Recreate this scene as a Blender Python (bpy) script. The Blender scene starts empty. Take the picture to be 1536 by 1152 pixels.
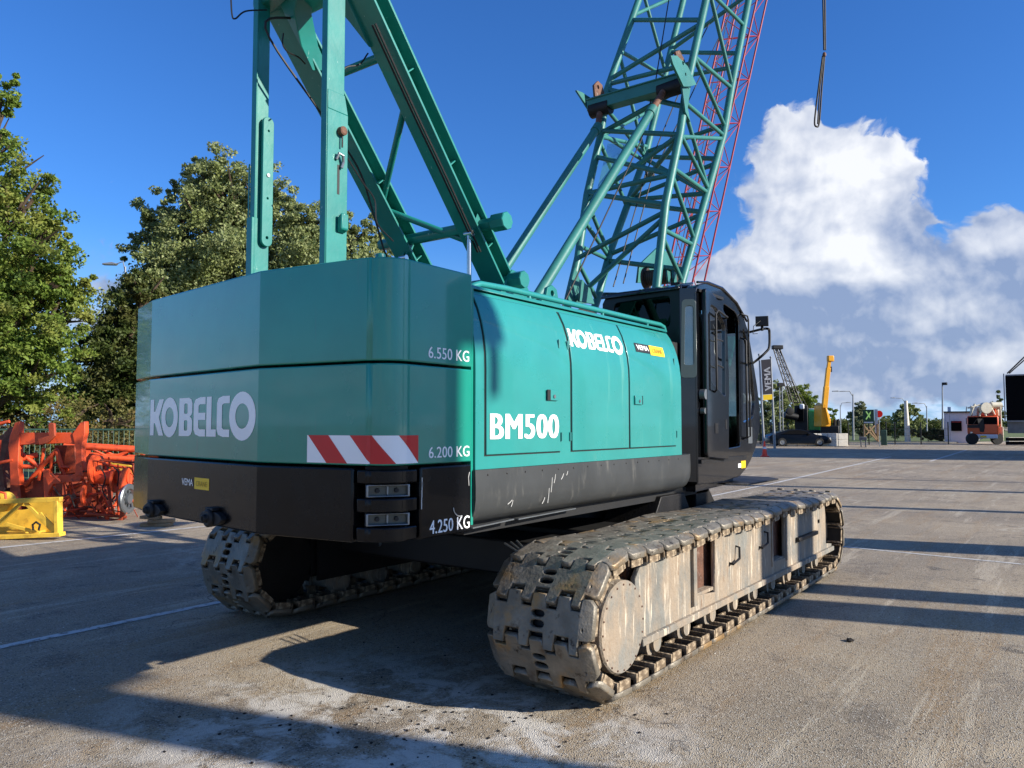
import bpy, bmesh, random
import numpy as np
from math import *
from mathutils import Vector, Matrix
random.seed(7); RNG = np.random.default_rng(11)
S = bpy.context.scene; COL = S.collection
# ------------------------------------------------------------------ site survey (X = forward of the big crane, Y = its left, camera over the origin)
F = 1154.0; TH = radians(36.4); H = 1.7; PT = atan(62/1154)
FX, FY = cos(TH), sin(TH); RX, RY = sin(TH), -cos(TH)
def ray(x, y):
    xc = (x-768)/F; yc = (576-y)/F; a = cos(PT)-yc*sin(PT)
    return (RX*xc+FX*a, RY*xc+FY*a, sin(PT)+yc*cos(PT))
def P(x, y, u=None, v=None, z=None, d=None):
    r = ray(x, y)
    if z is not None: t = (z-H)/r[2]
    elif v is not None: t = v/r[1]
    elif u is not None: t = u/r[0]
    else: t = d/(r[0]*FX+r[1]*FY)
    return Vector((r[0]*t, r[1]*t, H+r[2]*t))
def G(x, y): return P(x, y, z=0)
def V(*a): return Vector(a)
RIGHT = V(RX, RY, 0); FWD = V(FX, FY, 0); UP = V(0, 0, 1)
HEAD = TH - pi/2          # z rotation that turns local +Y into the camera's forward direction
# ------------------------------------------------------------------ materials
def rgb(c):
    f = lambda x: x/12.92 if x <= .04045 else ((x+.055)/1.055)**2.4
    return tuple(f(k/255) for k in c)+(1,)
class NT:
    dim = '3D'
    def __init__(s, t): s.t = t
    def n(s, k, **kw):
        o = s.t.nodes.new(k)
        for a, b in kw.items(): setattr(o, a, b)
        return o
    def l(s, a, b): s.t.links.new(a, b)
    def math(s, op, a, b=None, c=None, clamp=False):
        o = s.n('ShaderNodeMath', operation=op); o.use_clamp = clamp
        for i, x in enumerate((a, b, c)):
            if x is None: continue
            if isinstance(x, (int, float)): o.inputs[i].default_value = x
            else: s.l(x, o.inputs[i])
        return o.outputs[0]
    def noise(s, vec, scale, detail=4, rough=.55, dist=0.0, sy=None):
        o = s.n('ShaderNodeTexNoise', noise_dimensions=s.dim); o.inputs['Scale'].default_value = scale; o.inputs['Detail'].default_value = detail
        o.inputs['Roughness'].default_value = rough; o.inputs['Distortion'].default_value = dist
        if sy:
            m = s.n('ShaderNodeMapping'); m.inputs['Scale'].default_value = sy; s.l(vec, m.inputs[0]); vec = m.outputs[0]
        s.l(vec, o.inputs['Vector']); return o.outputs['Fac']
    def ramp(s, f, lo, hi):
        o = s.n('ShaderNodeMapRange'); o.clamp = True; o.interpolation_type = 'SMOOTHSTEP'
        s.l(f, o.inputs[0]); o.inputs[1].default_value = lo; o.inputs[2].default_value = hi; return o.outputs[0]
    def mix(s, f, a, b):
        o = s.n('ShaderNodeMix', data_type='RGBA')
        if isinstance(f, (int, float)): o.inputs[0].default_value = f
        else: s.l(f, o.inputs[0])
        for i, x in ((6, a), (7, b)):
            if isinstance(x, tuple): o.inputs[i].default_value = x
            else: s.l(x, o.inputs[i])
        return o.outputs[2]
def newmat(name):
    m = bpy.data.materials.new(name); m.use_nodes = True; t = NT(m.node_tree)
    b = m.node_tree.nodes['Principled BSDF']; return m, t, b
MATS = {}
def mat(name, col, rough=.5, metal=0, var=.12, scale=3, bump=0, bscale=60, coat=0, layers=(), spec=.5, rvar=.1):
    """layers: (colour, noise scale, lo, hi, stretch or None)"""
    m, t, b = newmat(name); tc = t.n('ShaderNodeTexCoord').outputs['Object']
    c = rgb(col); n1 = t.noise(tc, scale, 5)
    d = tuple(max(0, k*(1-var)) for k in c[:3])+(1,); l = tuple(min(1, k*(1+var)) for k in c[:3])+(1,)
    cc = t.mix(t.ramp(n1, .3, .7), d, l)
    for (lc, ls, lo, hi, st) in layers:
        cc = t.mix(t.ramp(t.noise(tc, ls, 8, .65, 0, sy=st), lo, hi), cc, rgb(lc))
    t.l(cc, b.inputs['Base Color'])
    r = t.math('ADD', t.math('MULTIPLY', t.noise(tc, scale*2.3, 4), rvar*2), rough-rvar, clamp=True); t.l(r, b.inputs['Roughness'])
    b.inputs['Metallic'].default_value = metal; b.inputs['Coat Weight'].default_value = coat; b.inputs['Coat Roughness'].default_value = .04
    b.inputs['Specular IOR Level'].default_value = spec
    if bump:
        bn = t.n('ShaderNodeBump'); bn.inputs['Strength'].default_value = bump; bn.inputs['Distance'].default_value = .02
        t.l(t.noise(tc, bscale, 5), bn.inputs['Height']); t.l(bn.outputs[0], b.inputs['Normal'])
    MATS[name] = m; return m
TEAL = (36, 126, 118)
mat('teal_paint', TEAL, .3, var=.05, coat=.5, bump=.04, bscale=7, layers=(((62, 150, 140), 9, .66, .86, (1, 1, .25)),))
mat('teal_slab', (26, 138, 118), .24, var=.06, coat=.7, bump=.07, bscale=2.4, layers=(((70, 120, 112), 6, .60, .80, (1.6, 1.6, .07)), ((100, 112, 100), 1.1, .62, .9, None), ((30, 105, 105), 14, .70, .84, (1, 1, .12)), ((96, 150, 145), 34, .74, .8, None)))
mat('teal_door', (44, 136, 130), .30, var=.05, coat=.45, bump=.05, bscale=3, layers=(((92, 158, 144), 7, .58, .80, (1.6, 1.6, .08)), ((128, 150, 132), 1.3, .60, .9, None), ((90, 176, 165), 20, .72, .82, (1, 1, .4)),))
mat('teal_steel', (30, 122, 112), .38, var=.1, coat=.3, bump=.06, bscale=18, layers=(((170, 196, 186), 22, .655, .73, (1, 1, .4)), ((70, 52, 36), 30, .74, .8, None)))
mat('teal_boom', (50, 116, 108), .45, var=.12, bump=.08, bscale=22, layers=(((120, 160, 150), 16, .66, .8, None), ((84, 60, 42), 25, .7, .8, None)))
mat('teal_dark', (18, 92, 86), .4, var=.15)
mat('black_gloss', (9, 10, 13), .26, var=.15, spec=.22, coat=.15, bump=.05, bscale=3, layers=(((62, 60, 56), 12, .68, .85, (1, 1, .2)),))
mat('black_cab', (8, 9, 12), .2, var=.15, coat=.7, layers=(((54, 56, 60), 20, .72, .85, None),))
mat('frame_grey', (70, 82, 78), .35, var=.08, coat=.4)
mat('black_satin', (9, 10, 12), .35, var=.15)
mat('black_matt', (16, 16, 17), .6, var=.2)
mat('grey_skirt', (58, 60, 60), .42, var=.16, coat=.2, scale=2, bump=.06, bscale=5, layers=(((112, 110, 103), 9, .55, .85, (1, 1, .3)), ((160, 155, 142), 30, .76, .8, None)))
mat('rubber', (18, 18, 19), .75, var=.2, bump=.2)
mat('track_steel', (122, 115, 102), .48, metal=.35, var=.25, scale=7, bump=.35, bscale=40, layers=(((150, 120, 78), 2.6, .52, .66, None), ((84, 64, 42), 5, .56, .72, None), ((168, 158, 142), 8, .60, .76, None), ((46, 36, 28), 13, .60, .70, None)))
mat('track_under', (104, 88, 68), .75, var=.3, scale=9, bump=.6, layers=(((188, 168, 138), 11, .46, .62, None), ((50, 42, 34), 8, .58, .7, None)))
mat('muddy_frame', (118, 117, 110), .85, var=.16, scale=4, bump=.5, bscale=30, layers=(((148, 132, 112), 3, .38, .60, (1, 1, .5)), ((198, 184, 162), 20, .55, .66, (1.3, 1.3, .13)), ((122, 98, 76), 14, .60, .72, (1.2, 1.2, .3)), ((84, 62, 46), 12, .66, .74, None)))
mat('dark_steel', (34, 32, 31), .5, metal=.4, var=.3, bump=.3)
mat('chrome', (190, 190, 188), .2, metal=1)
mat('galv', (138, 142, 144), .4, metal=.8, var=.1, bump=.1)
mat('rusty_steel', (104, 72, 56), .7, metal=.2, var=.3, scale=9, bump=.4, layers=(((150, 132, 120), 12, .55, .7, None),))
mat('cable', (42, 38, 34), .6, metal=.3)
mat('white_decal', (250, 250, 246), .35, var=.02, coat=.3, layers=(((200, 200, 200), 30, .68, .76, None),))
mat('decal_red', (200, 20, 24), .35, var=.06, coat=.3)
mat('decal_yellow', (238, 196, 22), .45, var=.04)
mat('decal_ochre', (176, 140, 20), .5, var=.04)
mat('decal_black', (20, 20, 22), .5)
mat('scratch_white', (196, 194, 186), .6)
mat('seat_cloth', (30, 30, 33), .9, bump=.4)
mat('red_paint', (150, 36, 46), .5, var=.15, layers=(((120, 66, 66), 12, .6, .8, None),))
mat('orange_paint', (222, 84, 40), .55, var=.15, bump=.15, bscale=20, layers=(((158, 60, 34), 3, .48, .68, None), ((232, 130, 84), 9, .62, .76, None), ((92, 56, 42), 12, .62, .72, None)))
mat('orange_rust', (150, 62, 34), .65, var=.25, bump=.3, layers=(((90, 48, 32), 6, .5, .7, None),))
mat('yellow_paint', (228, 184, 62), .55, var=.12, bump=.1, bscale=20, layers=(((186, 142, 48), 4, .50, .7, None), ((112, 84, 50), 13, .62, .74, None)))
mat('crane_yellow', (236, 166, 34), .45, var=.06)
mat('green_paint', (34, 140, 56), .4, var=.08, coat=.3)
mat('fence_green', (58, 88, 72), .5, var=.15)
mat('fence_dark', (30, 34, 34), .5, var=.1)
mat('concrete_pale', (216, 210, 196), .85, var=.08, bump=.3, layers=(((168, 162, 150), 1.4, .55, .75, None),))
mat('concrete_grey', (120, 120, 118), .85, var=.12, bump=.3)
mat('white_wall', (214, 216, 222), .6, var=.03)
mat('black_screen', (10, 11, 14), .85, spec=.08)
mat('banner_black', (42, 40, 48), .8, var=.06)
mat('car_paint', (8, 8, 9), .3, spec=.25, coat=.15, var=.1)
mat('cone_orange', (240, 66, 34), .5)
mat('sign_green', (40, 72, 44), .5)
mat('x_green', (120, 170, 90), .6)
mat('wood', (150, 124, 92), .85, var=.25, scale=6, bump=.4)
mat('cream_metal', (206, 200, 180), .5, var=.1)
mat('truck_orange', (222, 92, 40), .4, coat=.4, var=.06)
mat('lamp_grey', (140, 144, 148), .5, metal=.3)
mat('bark', (72, 58, 44), .95, var=.3, scale=8, bump=.8, bscale=14)
mat('litter', (30, 24, 20), .9)
mat('red_lamp', (150, 16, 16), .3)
def glassmat(nm='glass', tint=(.50, .56, .56, 1), add=.16):
    m, t, b = newmat('window_glass'); b.inputs['Base Color'].default_value = (.42, .5, .5, 1)
    out = m.node_tree.nodes['Material Output']
    g = t.n('ShaderNodeBsdfGlossy'); g.inputs['Roughness'].default_value = .02; g.inputs[0].default_value = (.9, .95, .95, 1)
    tr = t.n('ShaderNodeBsdfTransparent'); tr.inputs[0].default_value = tint
    fr = t.n('ShaderNodeFresnel'); fr.inputs[0].default_value = 1.6
    mx = t.n('ShaderNodeMixShader'); t.l(t.math('ADD', t.math('MULTIPLY', fr.outputs[0], 1 if add else .4), add), mx.inputs[0]); t.l(tr.outputs[0], mx.inputs[1]); t.l(g.outputs[0], mx.inputs[2]); t.l(mx.outputs[0], out.inputs[0])
    MATS[nm] = m
glassmat(); glassmat('glass_dark', (.06, .07, .07, 1), 0)
def leafmat(name, c1, c2, c3, tr=.35):
    m, t, b = newmat(name); out = m.node_tree.nodes['Material Output']
    gi = t.n('ShaderNodeNewGeometry').outputs['Random Per Island']; tc = t.n('ShaderNodeTexCoord').outputs['Object']
    c = t.mix(gi, rgb(c1), rgb(c2)); c = t.mix(t.ramp(t.noise(tc, .9, 3), .45, .7), c, rgb(c3))
    t.l(c, b.inputs['Base Color']); b.inputs['Roughness'].default_value = .55; b.inputs['Specular IOR Level'].default_value = .25
    ts = t.n('ShaderNodeBsdfTranslucent'); t.l(c, ts.inputs[0]); mx = t.n('ShaderNodeMixShader'); mx.inputs[0].default_value = tr
    t.l(b.outputs[0], mx.inputs[1]); t.l(ts.outputs[0], mx.inputs[2]); t.l(mx.outputs[0], out.inputs[0]); MATS[name] = m
leafmat('leaf_green', (80, 106, 40), (132, 152, 66), (146, 150, 74))
leafmat('leaf_silver', (100, 116, 64), (172, 178, 124), (130, 140, 78))
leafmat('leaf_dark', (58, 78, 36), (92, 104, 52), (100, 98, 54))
leafmat('leaf_pale', (116, 128, 92), (152, 156, 120), (128, 130, 90))
leafmat('leaf_olive', (92, 96, 50), (120, 116, 66), (134, 112, 70))
# asphalt
def asphalt():
    m, t, b = newmat('asphalt'); t.dim = '2D'; tc = t.n('ShaderNodeTexCoord').outputs['Object']
    c = t.mix(t.ramp(t.noise(tc, .35, 6), .3, .7), rgb((140, 127, 108)), rgb((168, 152, 127)))
    c = t.mix(t.math('MULTIPLY', t.ramp(t.noise(tc, 1.1, 6, .7, .4), .50, .74), .55), c, rgb((188, 170, 142)))
    c = t.mix(t.math('MULTIPLY', t.ramp(t.noise(tc, 1.7, 5, .75), .54, .70), .55), c, rgb((98, 89, 79)))
    # mud and rubber dragged along by tracks and tyres: streaks in two directions
    for rot, k, lo, hi, col in ((.15, .55, .50, .70, (150, 122, 84)), (-1.25, .45, .54, .72, (112, 104, 94)), (.15, .5, .56, .66, (202, 188, 164))):
        m1 = t.n('ShaderNodeMapping'); m1.inputs['Rotation'].default_value = (0, 0, rot); m1.inputs['Scale'].default_value = (.10, 1.3, 1); m1.inputs['Location'].default_value = (k*9, k*5, 0); t.l(tc, m1.inputs[0])
        c = t.mix(t.math('MULTIPLY', t.ramp(t.noise(m1.outputs[0], 1.6, 6, .75), lo, hi), k), c, rgb(col))
    # resurfaced patches with slightly different mix
    bk = t.n('ShaderNodeTexBrick'); bk.inputs['Scale'].default_value = 1; bk.inputs['Mortar Size'].default_value = .0; bk.inputs['Brick Width'].default_value = 9; bk.inputs['Row Height'].default_value = 4.3; bk.offset = .37; bk.inputs['Color1'].default_value = (0, 0, 0, 1); bk.inputs['Color2'].default_value = (1, 1, 1, 1)
    m2 = t.n('ShaderNodeMapping'); m2.inputs['Rotation'].default_value = (0, 0, .12); t.l(tc, m2.inputs[0]); t.l(m2.outputs[0], bk.inputs['Vector'])
    c = t.mix(t.math('MULTIPLY', bk.outputs['Color'], .16), c, rgb((104, 98, 92)))
    # hairline cracks, in places only
    wv = t.n('ShaderNodeTexNoise', noise_dimensions='2D'); wv.inputs['Scale'].default_value = 1.4; wv.inputs['Detail'].default_value = 6; t.l(tc, wv.inputs['Vector'])
    av = t.n('ShaderNodeVectorMath', operation='ADD'); t.l(tc, av.inputs[0]); t.l(wv.outputs['Color'], av.inputs[1])
    vc = t.n('ShaderNodeTexVoronoi', voronoi_dimensions='2D', feature='DISTANCE_TO_EDGE'); vc.inputs['Scale'].default_value = .42; t.l(av.outputs[0], vc.inputs['Vector'])
    c = t.mix(t.math('MULTIPLY', t.math('MULTIPLY', t.ramp(vc.outputs['Distance'], .006, .001), t.ramp(t.noise(tc, .3, 2), .48, .58)), .7), c, rgb((62, 56, 50)))
    # oil drips
    vo = t.n('ShaderNodeTexVoronoi', voronoi_dimensions='2D'); vo.inputs['Scale'].default_value = 1.1; t.l(av.outputs[0], vo.inputs['Vector'])
    c = t.mix(t.math('MULTIPLY', t.math('MULTIPLY', t.ramp(vo.outputs['Distance'], .14, .04), t.ramp(t.noise(tc, .5, 3), .54, .62)), .6), c, rgb((66, 60, 54)))
    # coarse grit
    vor = t.n('ShaderNodeTexVoronoi', voronoi_dimensions='2D'); vor.inputs['Scale'].default_value = 130; t.l(tc, vor.inputs['Vector'])
    g = t.n('ShaderNodeSeparateColor'); t.l(vor.outputs['Color'], g.inputs[0])
    c = t.mix(t.ramp(g.outputs[0], .8, .98), c, rgb((176, 170, 158)))
    c = t.mix(t.ramp(g.outputs[1], .84, .98), c, rgb((64, 62, 60)))
    # crumbs and stains of whitish concrete dust near the tracks
    mp = t.n('ShaderNodeMapping'); mp.vector_type = 'TEXTURE'; mp.inputs['Location'].default_value = (3.05, 3.0, 0); mp.inputs['Scale'].default_value = (1.6, 2.2, 1); t.l(tc, mp.inputs[0])
    ln = t.n('ShaderNodeVectorMath', operation='LENGTH'); t.l(mp.outputs[0], ln.inputs[0])
    near = t.ramp(ln.outputs[1], 1.15, .35); dust = t.ramp(t.noise(tc, 2.4, 7, .75, .3), .44, .62)
    c = t.mix(t.math('MULTIPLY', t.math('MULTIPLY', near, dust), .85), c, rgb((208, 202, 190)))
    spots = t.ramp(t.noise(tc, 9, 6, .7), .64, .7)
    c = t.mix(t.math('MULTIPLY', t.math('MULTIPLY', near, spots), .8), c, rgb((44, 38, 34)))
    # pale blotches of dust here and there
    c = t.mix(t.math('MULTIPLY', t.math('MULTIPLY', t.ramp(t.noise(tc, .22, 3), .54, .66), t.ramp(t.noise(tc, 3.2, 6, .75), .52, .64)), .5), c, rgb((196, 186, 168)))
    t.l(c, b.inputs['Base Color']); b.inputs['Roughness'].default_value = .82; b.inputs['Specular IOR Level'].default_value = .35
    bn = t.n('ShaderNodeBump'); bn.inputs['Strength'].default_value = .55; bn.inputs['Distance'].default_value = .012
    h = t.math('ADD', t.math('MULTIPLY', vor.outputs['Distance'], .8), t.noise(tc, 24, 3, .7)); t.l(h, bn.inputs['Height']); t.l(bn.outputs[0], b.inputs['Normal'])
    MATS['asphalt'] = m
asphalt()
def linemat():
    m, t, b = newmat('road_paint'); tc = t.n('ShaderNodeTexCoord').outputs['Object']
    c = t.mix(t.ramp(t.noise(tc, 14, 8, .75), .50, .62), rgb((196, 194, 188)), rgb((128, 122, 112)))
    t.l(c, b.inputs['Base Color']); b.inputs['Roughness'].default_value = .8; MATS['road_paint'] = m
linemat()
mat('grass_mat', (86, 100, 48), .95, var=.3, scale=.8, bump=.6, layers=(((120, 112, 62), 2, .5, .7, None),))
def drumrope():
    m, t, b = newmat('rope_wound'); tc = t.n('ShaderNodeTexCoord').outputs['Object']
    w = t.n('ShaderNodeTexWave', bands_direction='Y'); w.inputs['Scale'].default_value = 12; t.l(tc, w.inputs[0])
    t.l(t.mix(w.outputs[1], rgb((30, 22, 18)), rgb((92, 70, 54))), b.inputs['Base Color']); b.inputs['Roughness'].default_value = .7; MATS['rope_wound'] = m
drumrope()
# ------------------------------------------------------------------ objects
ORG = {}
def thing(name, label, cat, loc=(0, 0, 0), group=None, kind=None):
    o = bpy.data.objects.new(name, None); COL.objects.link(o); o.location = loc; o.empty_display_size = .2
    ORG[o.name] = Vector(loc); tag(o, label, cat, group, kind); return o
def tag(o, label=None, cat=None, group=None, kind=None):
    if label: o['label'] = label
    if cat: o['category'] = cat
    if group: o['group'] = group
    if kind: o['kind'] = kind
    return o
def link(name, me, mt, parent=None, loc=None, smooth=False, bevel=0, bseg=2):
    o = bpy.data.objects.new(name, me); COL.objects.link(o)
    if isinstance(mt, str): mt = [mt]
    for k in mt: me.materials.append(MATS[k])
    if parent:
        o.parent = parent; ORG[o.name] = ORG[parent.name]
    else:
        o.location = loc or (0, 0, 0); ORG[o.name] = Vector(loc or (0, 0, 0))
    if smooth:
        for p in me.polygons: p.use_smooth = True
        me.set_sharp_from_angle(angle=radians(smooth if smooth > 1 else 40))
    if bevel:
        b = o.modifiers.new('b', 'BEVEL'); b.width = bevel; b.segments = bseg; b.limit_method = 'ANGLE'; b.angle_limit = radians(35); b.harden_normals = False
        for p in me.polygons: p.use_smooth = True
        me.set_sharp_from_angle(angle=radians(35))
    return o
def ortho(d):
    d = Vector(d).normalized(); a = UP if abs(d.z) < .9 else V(1, 0, 0)
    x = d.cross(a).normalized(); return x, d.cross(x).normalized()
def curve(pts, k=6):
    pts = [Vector(p) for p in pts]; q = [pts[0]*2-pts[1]]+pts+[pts[-1]*2-pts[-2]]; out = []
    for i in range(1, len(q)-2):
        a, b, c, d = q[i-1:i+3]
        for j in range(k): t = j/k; out.append(.5*((2*b)+(c-a)*t+(2*a-5*b+4*c-d)*t*t+(3*b-a-3*c+d)*t**3))
    return out+[pts[-1]]
class MB:
    def __init__(s): s.v = []; s.f = []; s.m = []
    def add(s, vs, fs, mi=0):
        k = len(s.v); s.v += [Vector(a) for a in vs]; s.f += [tuple(i+k for i in f) for f in fs]; s.m += [mi]*len(fs); return s
    def box(s, c, size, M=None, mi=0):
        a, b, d = [k/2 for k in size]; c = Vector(c)
        vs = [V(x*a, y*b, z*d) for x in (-1, 1) for y in (-1, 1) for z in (-1, 1)]
        if M is not None: vs = [M @ q for q in vs]
        return s.add([q+c for q in vs], [(0, 1, 3, 2), (4, 6, 7, 5), (0, 4, 5, 1), (2, 3, 7, 6), (0, 2, 6, 4), (1, 5, 7, 3)], mi)
    def bb(s, lo, hi, mi=0): return s.box([(a+b)/2 for a, b in zip(lo, hi)], [abs(b-a) for a, b in zip(lo, hi)], mi=mi)
    def beam(s, p0, p1, w, h, side=None, mi=0):
        p0, p1 = Vector(p0), Vector(p1); d = (p1-p0); L = d.length; d.normalize()
        x = (Vector(side) - d*d.dot(Vector(side))).normalized() if side is not None else ortho(d)[0]
        y = d.cross(x); M = Matrix((x, d, y)).transposed(); return s.box((p0+p1)/2, (w, L, h), M, mi)
    def tube(s, p0, p1, r, r2=None, n=10, mi=0):
        p0, p1 = Vector(p0), Vector(p1); r2 = r if r2 is None else r2; x, y = ortho(p1-p0)
        vs = [p+(x*cos(2*pi*i/n)+y*sin(2*pi*i/n))*q for p, q in ((p0, r), (p1, r2)) for i in range(n)]
        fs = [(i, (i+1) % n, n+(i+1) % n, n+i) for i in range(n)]+[tuple(range(n))[::-1], tuple(range(n, 2*n))]
        return s.add(vs, fs, mi)
    def path(s, pts, r, n=8, mi=0, rs=None):
        pts = [Vector(p) for p in pts]; k = len(pts); vs = []; x = None
        for i, p in enumerate(pts):
            d = (pts[min(i+1, k-1)]-pts[max(i-1, 0)]).normalized()
            x = ortho(d)[0] if x is None else (x-d*d.dot(x)).normalized()
            y = d.cross(x); q = rs[i] if rs else r
            vs += [p+(x*cos(2*pi*j/n)+y*sin(2*pi*j/n))*q for j in range(n)]
        fs = [(i*n+j, i*n+(j+1) % n, (i+1)*n+(j+1) % n, (i+1)*n+j) for i in range(k-1) for j in range(n)]
        fs += [tuple(range(n))[::-1], tuple(range((k-1)*n, k*n))]; return s.add(vs, fs, mi)
    def prism(s, poly, vec, mi=0):
        vec = Vector(vec); n = len(poly); vs = [Vector(p) for p in poly]+[Vector(p)+vec for p in poly]
        return s.add(vs, [tuple(range(n))[::-1], tuple(range(n, 2*n))]+[(i, (i+1) % n, n+(i+1) % n, n+i) for i in range(n)], mi)
    def lathe(s, c, axis, prof, n=24, mi=0):
        c = Vector(c); ax = Vector(axis).normalized(); x, y = ortho(ax); k = len(prof)
        vs = [c+ax*a+(x*cos(2*pi*i/n)+y*sin(2*pi*i/n))*max(r, 1e-4) for a, r in prof for i in range(n)]
        fs = [(j*n+i, j*n+(i+1) % n, (j+1)*n+(i+1) % n, (j+1)*n+i) for j in range(k-1) for i in range(n)]
        fs += [tuple(range(n))[::-1], tuple(range((k-1)*n, k*n))]; return s.add(vs, fs, mi)
    def sphere(s, c, r, n=10, mi=0):
        r = Vector(r) if not isinstance(r, (int, float)) else V(r, r, r); c = Vector(c); vs = []; fs = []
        for j in range(n+1):
            for i in range(2*n):
                a = pi*j/n; b = pi*i/n; vs.append(c+V(r.x*sin(a)*cos(b), r.y*sin(a)*sin(b), r.z*cos(a)))
        for j in range(n):
            for i in range(2*n): fs.append((j*2*n+i, j*2*n+(i+1) % (2*n), (j+1)*2*n+(i+1) % (2*n), (j+1)*2*n+i))
        return s.add(vs, fs, mi)
    def build(s, name, mt, parent=None, loc=None, smooth=False, bevel=0, bseg=2):
        o = ORG[parent.name] if parent else Vector(loc or (0, 0, 0))
        me = bpy.data.meshes.new(name); me.from_pydata([q-o for q in s.v], [], s.f)
        for p, k in zip(me.polygons, s.m): p.material_index = k
        bm = bmesh.new(); bm.from_mesh(me); bmesh.ops.recalc_face_normals(bm, faces=bm.faces); bm.to_mesh(me); bm.free()
        return link(name, me, mt, parent, loc, smooth, bevel, bseg)
# flat shapes with holes and text, made from 2D curves
def flat(splines, thick=0, bev=0):
    cu = bpy.data.curves.new('flat_outline', 'CURVE'); cu.dimensions = '2D'; cu.fill_mode = 'BOTH'; cu.extrude = thick/2; cu.bevel_depth = bev; cu.bevel_resolution = 1
    for sp in splines:
        q = cu.splines.new('POLY'); q.points.add(len(sp)-1); q.use_cyclic_u = True
        for i, p in enumerate(sp): q.points[i].co = (p[0], p[1], 0, 1)
    return curve_mesh(cu)
def curve_mesh(cu):
    o = bpy.data.objects.new('outline_tmp', cu); COL.objects.link(o); dg = bpy.context.evaluated_depsgraph_get(); dg.update()
    me = bpy.data.meshes.new_from_object(o.evaluated_get(dg)); bpy.data.objects.remove(o); bpy.data.curves.remove(cu); me.materials.clear(); return me
def textmesh(body, bold=0.0, spacing=1):
    cu = bpy.data.curves.new('lettering', 'FONT'); cu.body = body; cu.size = 1; cu.resolution_u = 4; cu.space_character = spacing*(1+bold*2.5)
    me = curve_mesh(cu); n = 5 if bold > .025 else 3; bm = bmesh.new()
    for k in range(n):
        m2 = me.copy(); w = (k/(n-1)*2-1)*bold
        for v in m2.vertices: v.co.x += w; v.co.y *= 1.0; v.co.z = k*.00025
        bm.from_mesh(m2); bpy.data.meshes.remove(m2)
    bm.to_mesh(me); bm.free(); return me
def remap(me, fn, cx=(), cy=(), norm=True):
    """fit a 2D mesh in a unit box, cut it at the lines cx, cy and map (x, y, z) through fn"""
    bm = bmesh.new(); bm.from_mesh(me)
    if norm:
        xs = [v.co.x for v in bm.verts]; ys = [v.co.y for v in bm.verts]; a, b, c, d = min(xs), max(xs), min(ys), max(ys)
        for v in bm.verts: v.co.x = (v.co.x-a)/(b-a); v.co.y = (v.co.y-c)/(d-c)
    for k in cx: bmesh.ops.bisect_plane(bm, geom=bm.verts[:]+bm.edges[:]+bm.faces[:], plane_co=(k, 0, 0), plane_no=(1, 0, 0))
    for k in cy: bmesh.ops.bisect_plane(bm, geom=bm.verts[:]+bm.edges[:]+bm.faces[:], plane_co=(0, k, 0), plane_no=(0, 1, 0))
    for v in bm.verts: v.co = Vector(fn(v.co.x, v.co.y, v.co.z))
    bm.to_mesh(me); bm.free(); return me
def shift(me, parent):
    o = ORG[parent.name]
    for v in me.vertices: v.co = v.co-o
    return me
def ell(cx, cy, rx, ry, n=28, sq=1.0):
    return [(cx+rx*copysign(abs(cos(2*pi*i/n))**sq, cos(2*pi*i/n)), cy+ry*copysign(abs(sin(2*pi*i/n))**sq, sin(2*pi*i/n))) for i in range(n)]
def rrect(x0, y0, x1, y1, r, seg=4, corners=(1, 1, 1, 1)):
    pts = []
    for (cx, cy, a, f) in ((x1-r, y1-r, 0, corners[0]), (x0+r, y1-r, 90, corners[1]), (x0+r, y0+r, 180, corners[2]), (x1-r, y0+r, 270, corners[3])):
        if f: pts += [(cx+r*cos(radians(a+90*i/seg)), cy+r*sin(radians(a+90*i/seg))) for i in range(seg+1)]
        else: pts.append((cx+(r if a in (0, 270) else -r), cy+(r if a in (0, 90) else -r)))
    return pts
def logo_splines():
    s = []
    s.append([(0, 0), (.13, 0), (.13, .34), (.17, .34), (.30, 0), (.46, 0), (.30, .5), (.46, 1), (.31, 1), (.17, .66), (.13, .66), (.13, 1), (0, 1)])
    s += [ell(.66, .5, .27, .54), ell(.66, .5, .135, .27)]
    s += [[(.97, 0), (1.27, 0), (1.34, .04), (1.375, .14), (1.375, .40), (1.35, .47), (1.30, .51), (1.35, .55), (1.375, .62), (1.375, .86), (1.34, .96), (1.27, 1), (.97, 1)],
          rrect(1.13, .14, 1.23, .42, .04), rrect(1.13, .58, 1.23, .86, .04)]
    s.append([(1.76, 0), (1.60, 0), (1.47, .05), (1.42, .17), (1.42, .83), (1.47, .95), (1.60, 1), (1.76, 1), (1.76, .82), (1.60, .82), (1.56, .78), (1.56, .60), (1.76, .60), (1.76, .42), (1.56, .42), (1.56, .22), (1.60, .18), (1.76, .18)])
    s.append([(1.79, 0), (2.06, 0), (2.06, .18), (1.93, .18), (1.93, 1), (1.79, 1)])
    s.append([(2.42, 0), (2.24, 0), (2.12, .05), (2.08, .17), (2.08, .83), (2.12, .95), (2.24, 1), (2.42, 1), (2.42, .82), (2.27, .82), (2.22, .78), (2.22, .22), (2.27, .18), (2.42, .18)])
    s += [ell(2.74, .5, .33, .58), ell(2.74, .5, .17, .30)]
    return s
def copy_tree(o, parent=None, M=None):
    c = o.copy(); COL.objects.link(c); c.parent = parent; ORG[c.name] = ORG[o.name]
    for ch in list(o.children): copy_tree(ch, c)
    return c
# ================================================================== THE TEAL CRAWLER CRANE
crane = thing('crawler_crane', 'large teal and black lattice boom crawler crane on muddy steel tracks', 'crane', (6.7, 4.35, 0))
def part(mb, name, mt, parent=crane, label=None, **k):
    o = mb.build(name, mt, parent, **k)
    if label: o['label'] = label
    return o
def decal(me, name, mt, parent=crane, label=None):
    shift(me, parent); return tag(link(name, me, mt, parent), label)
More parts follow.
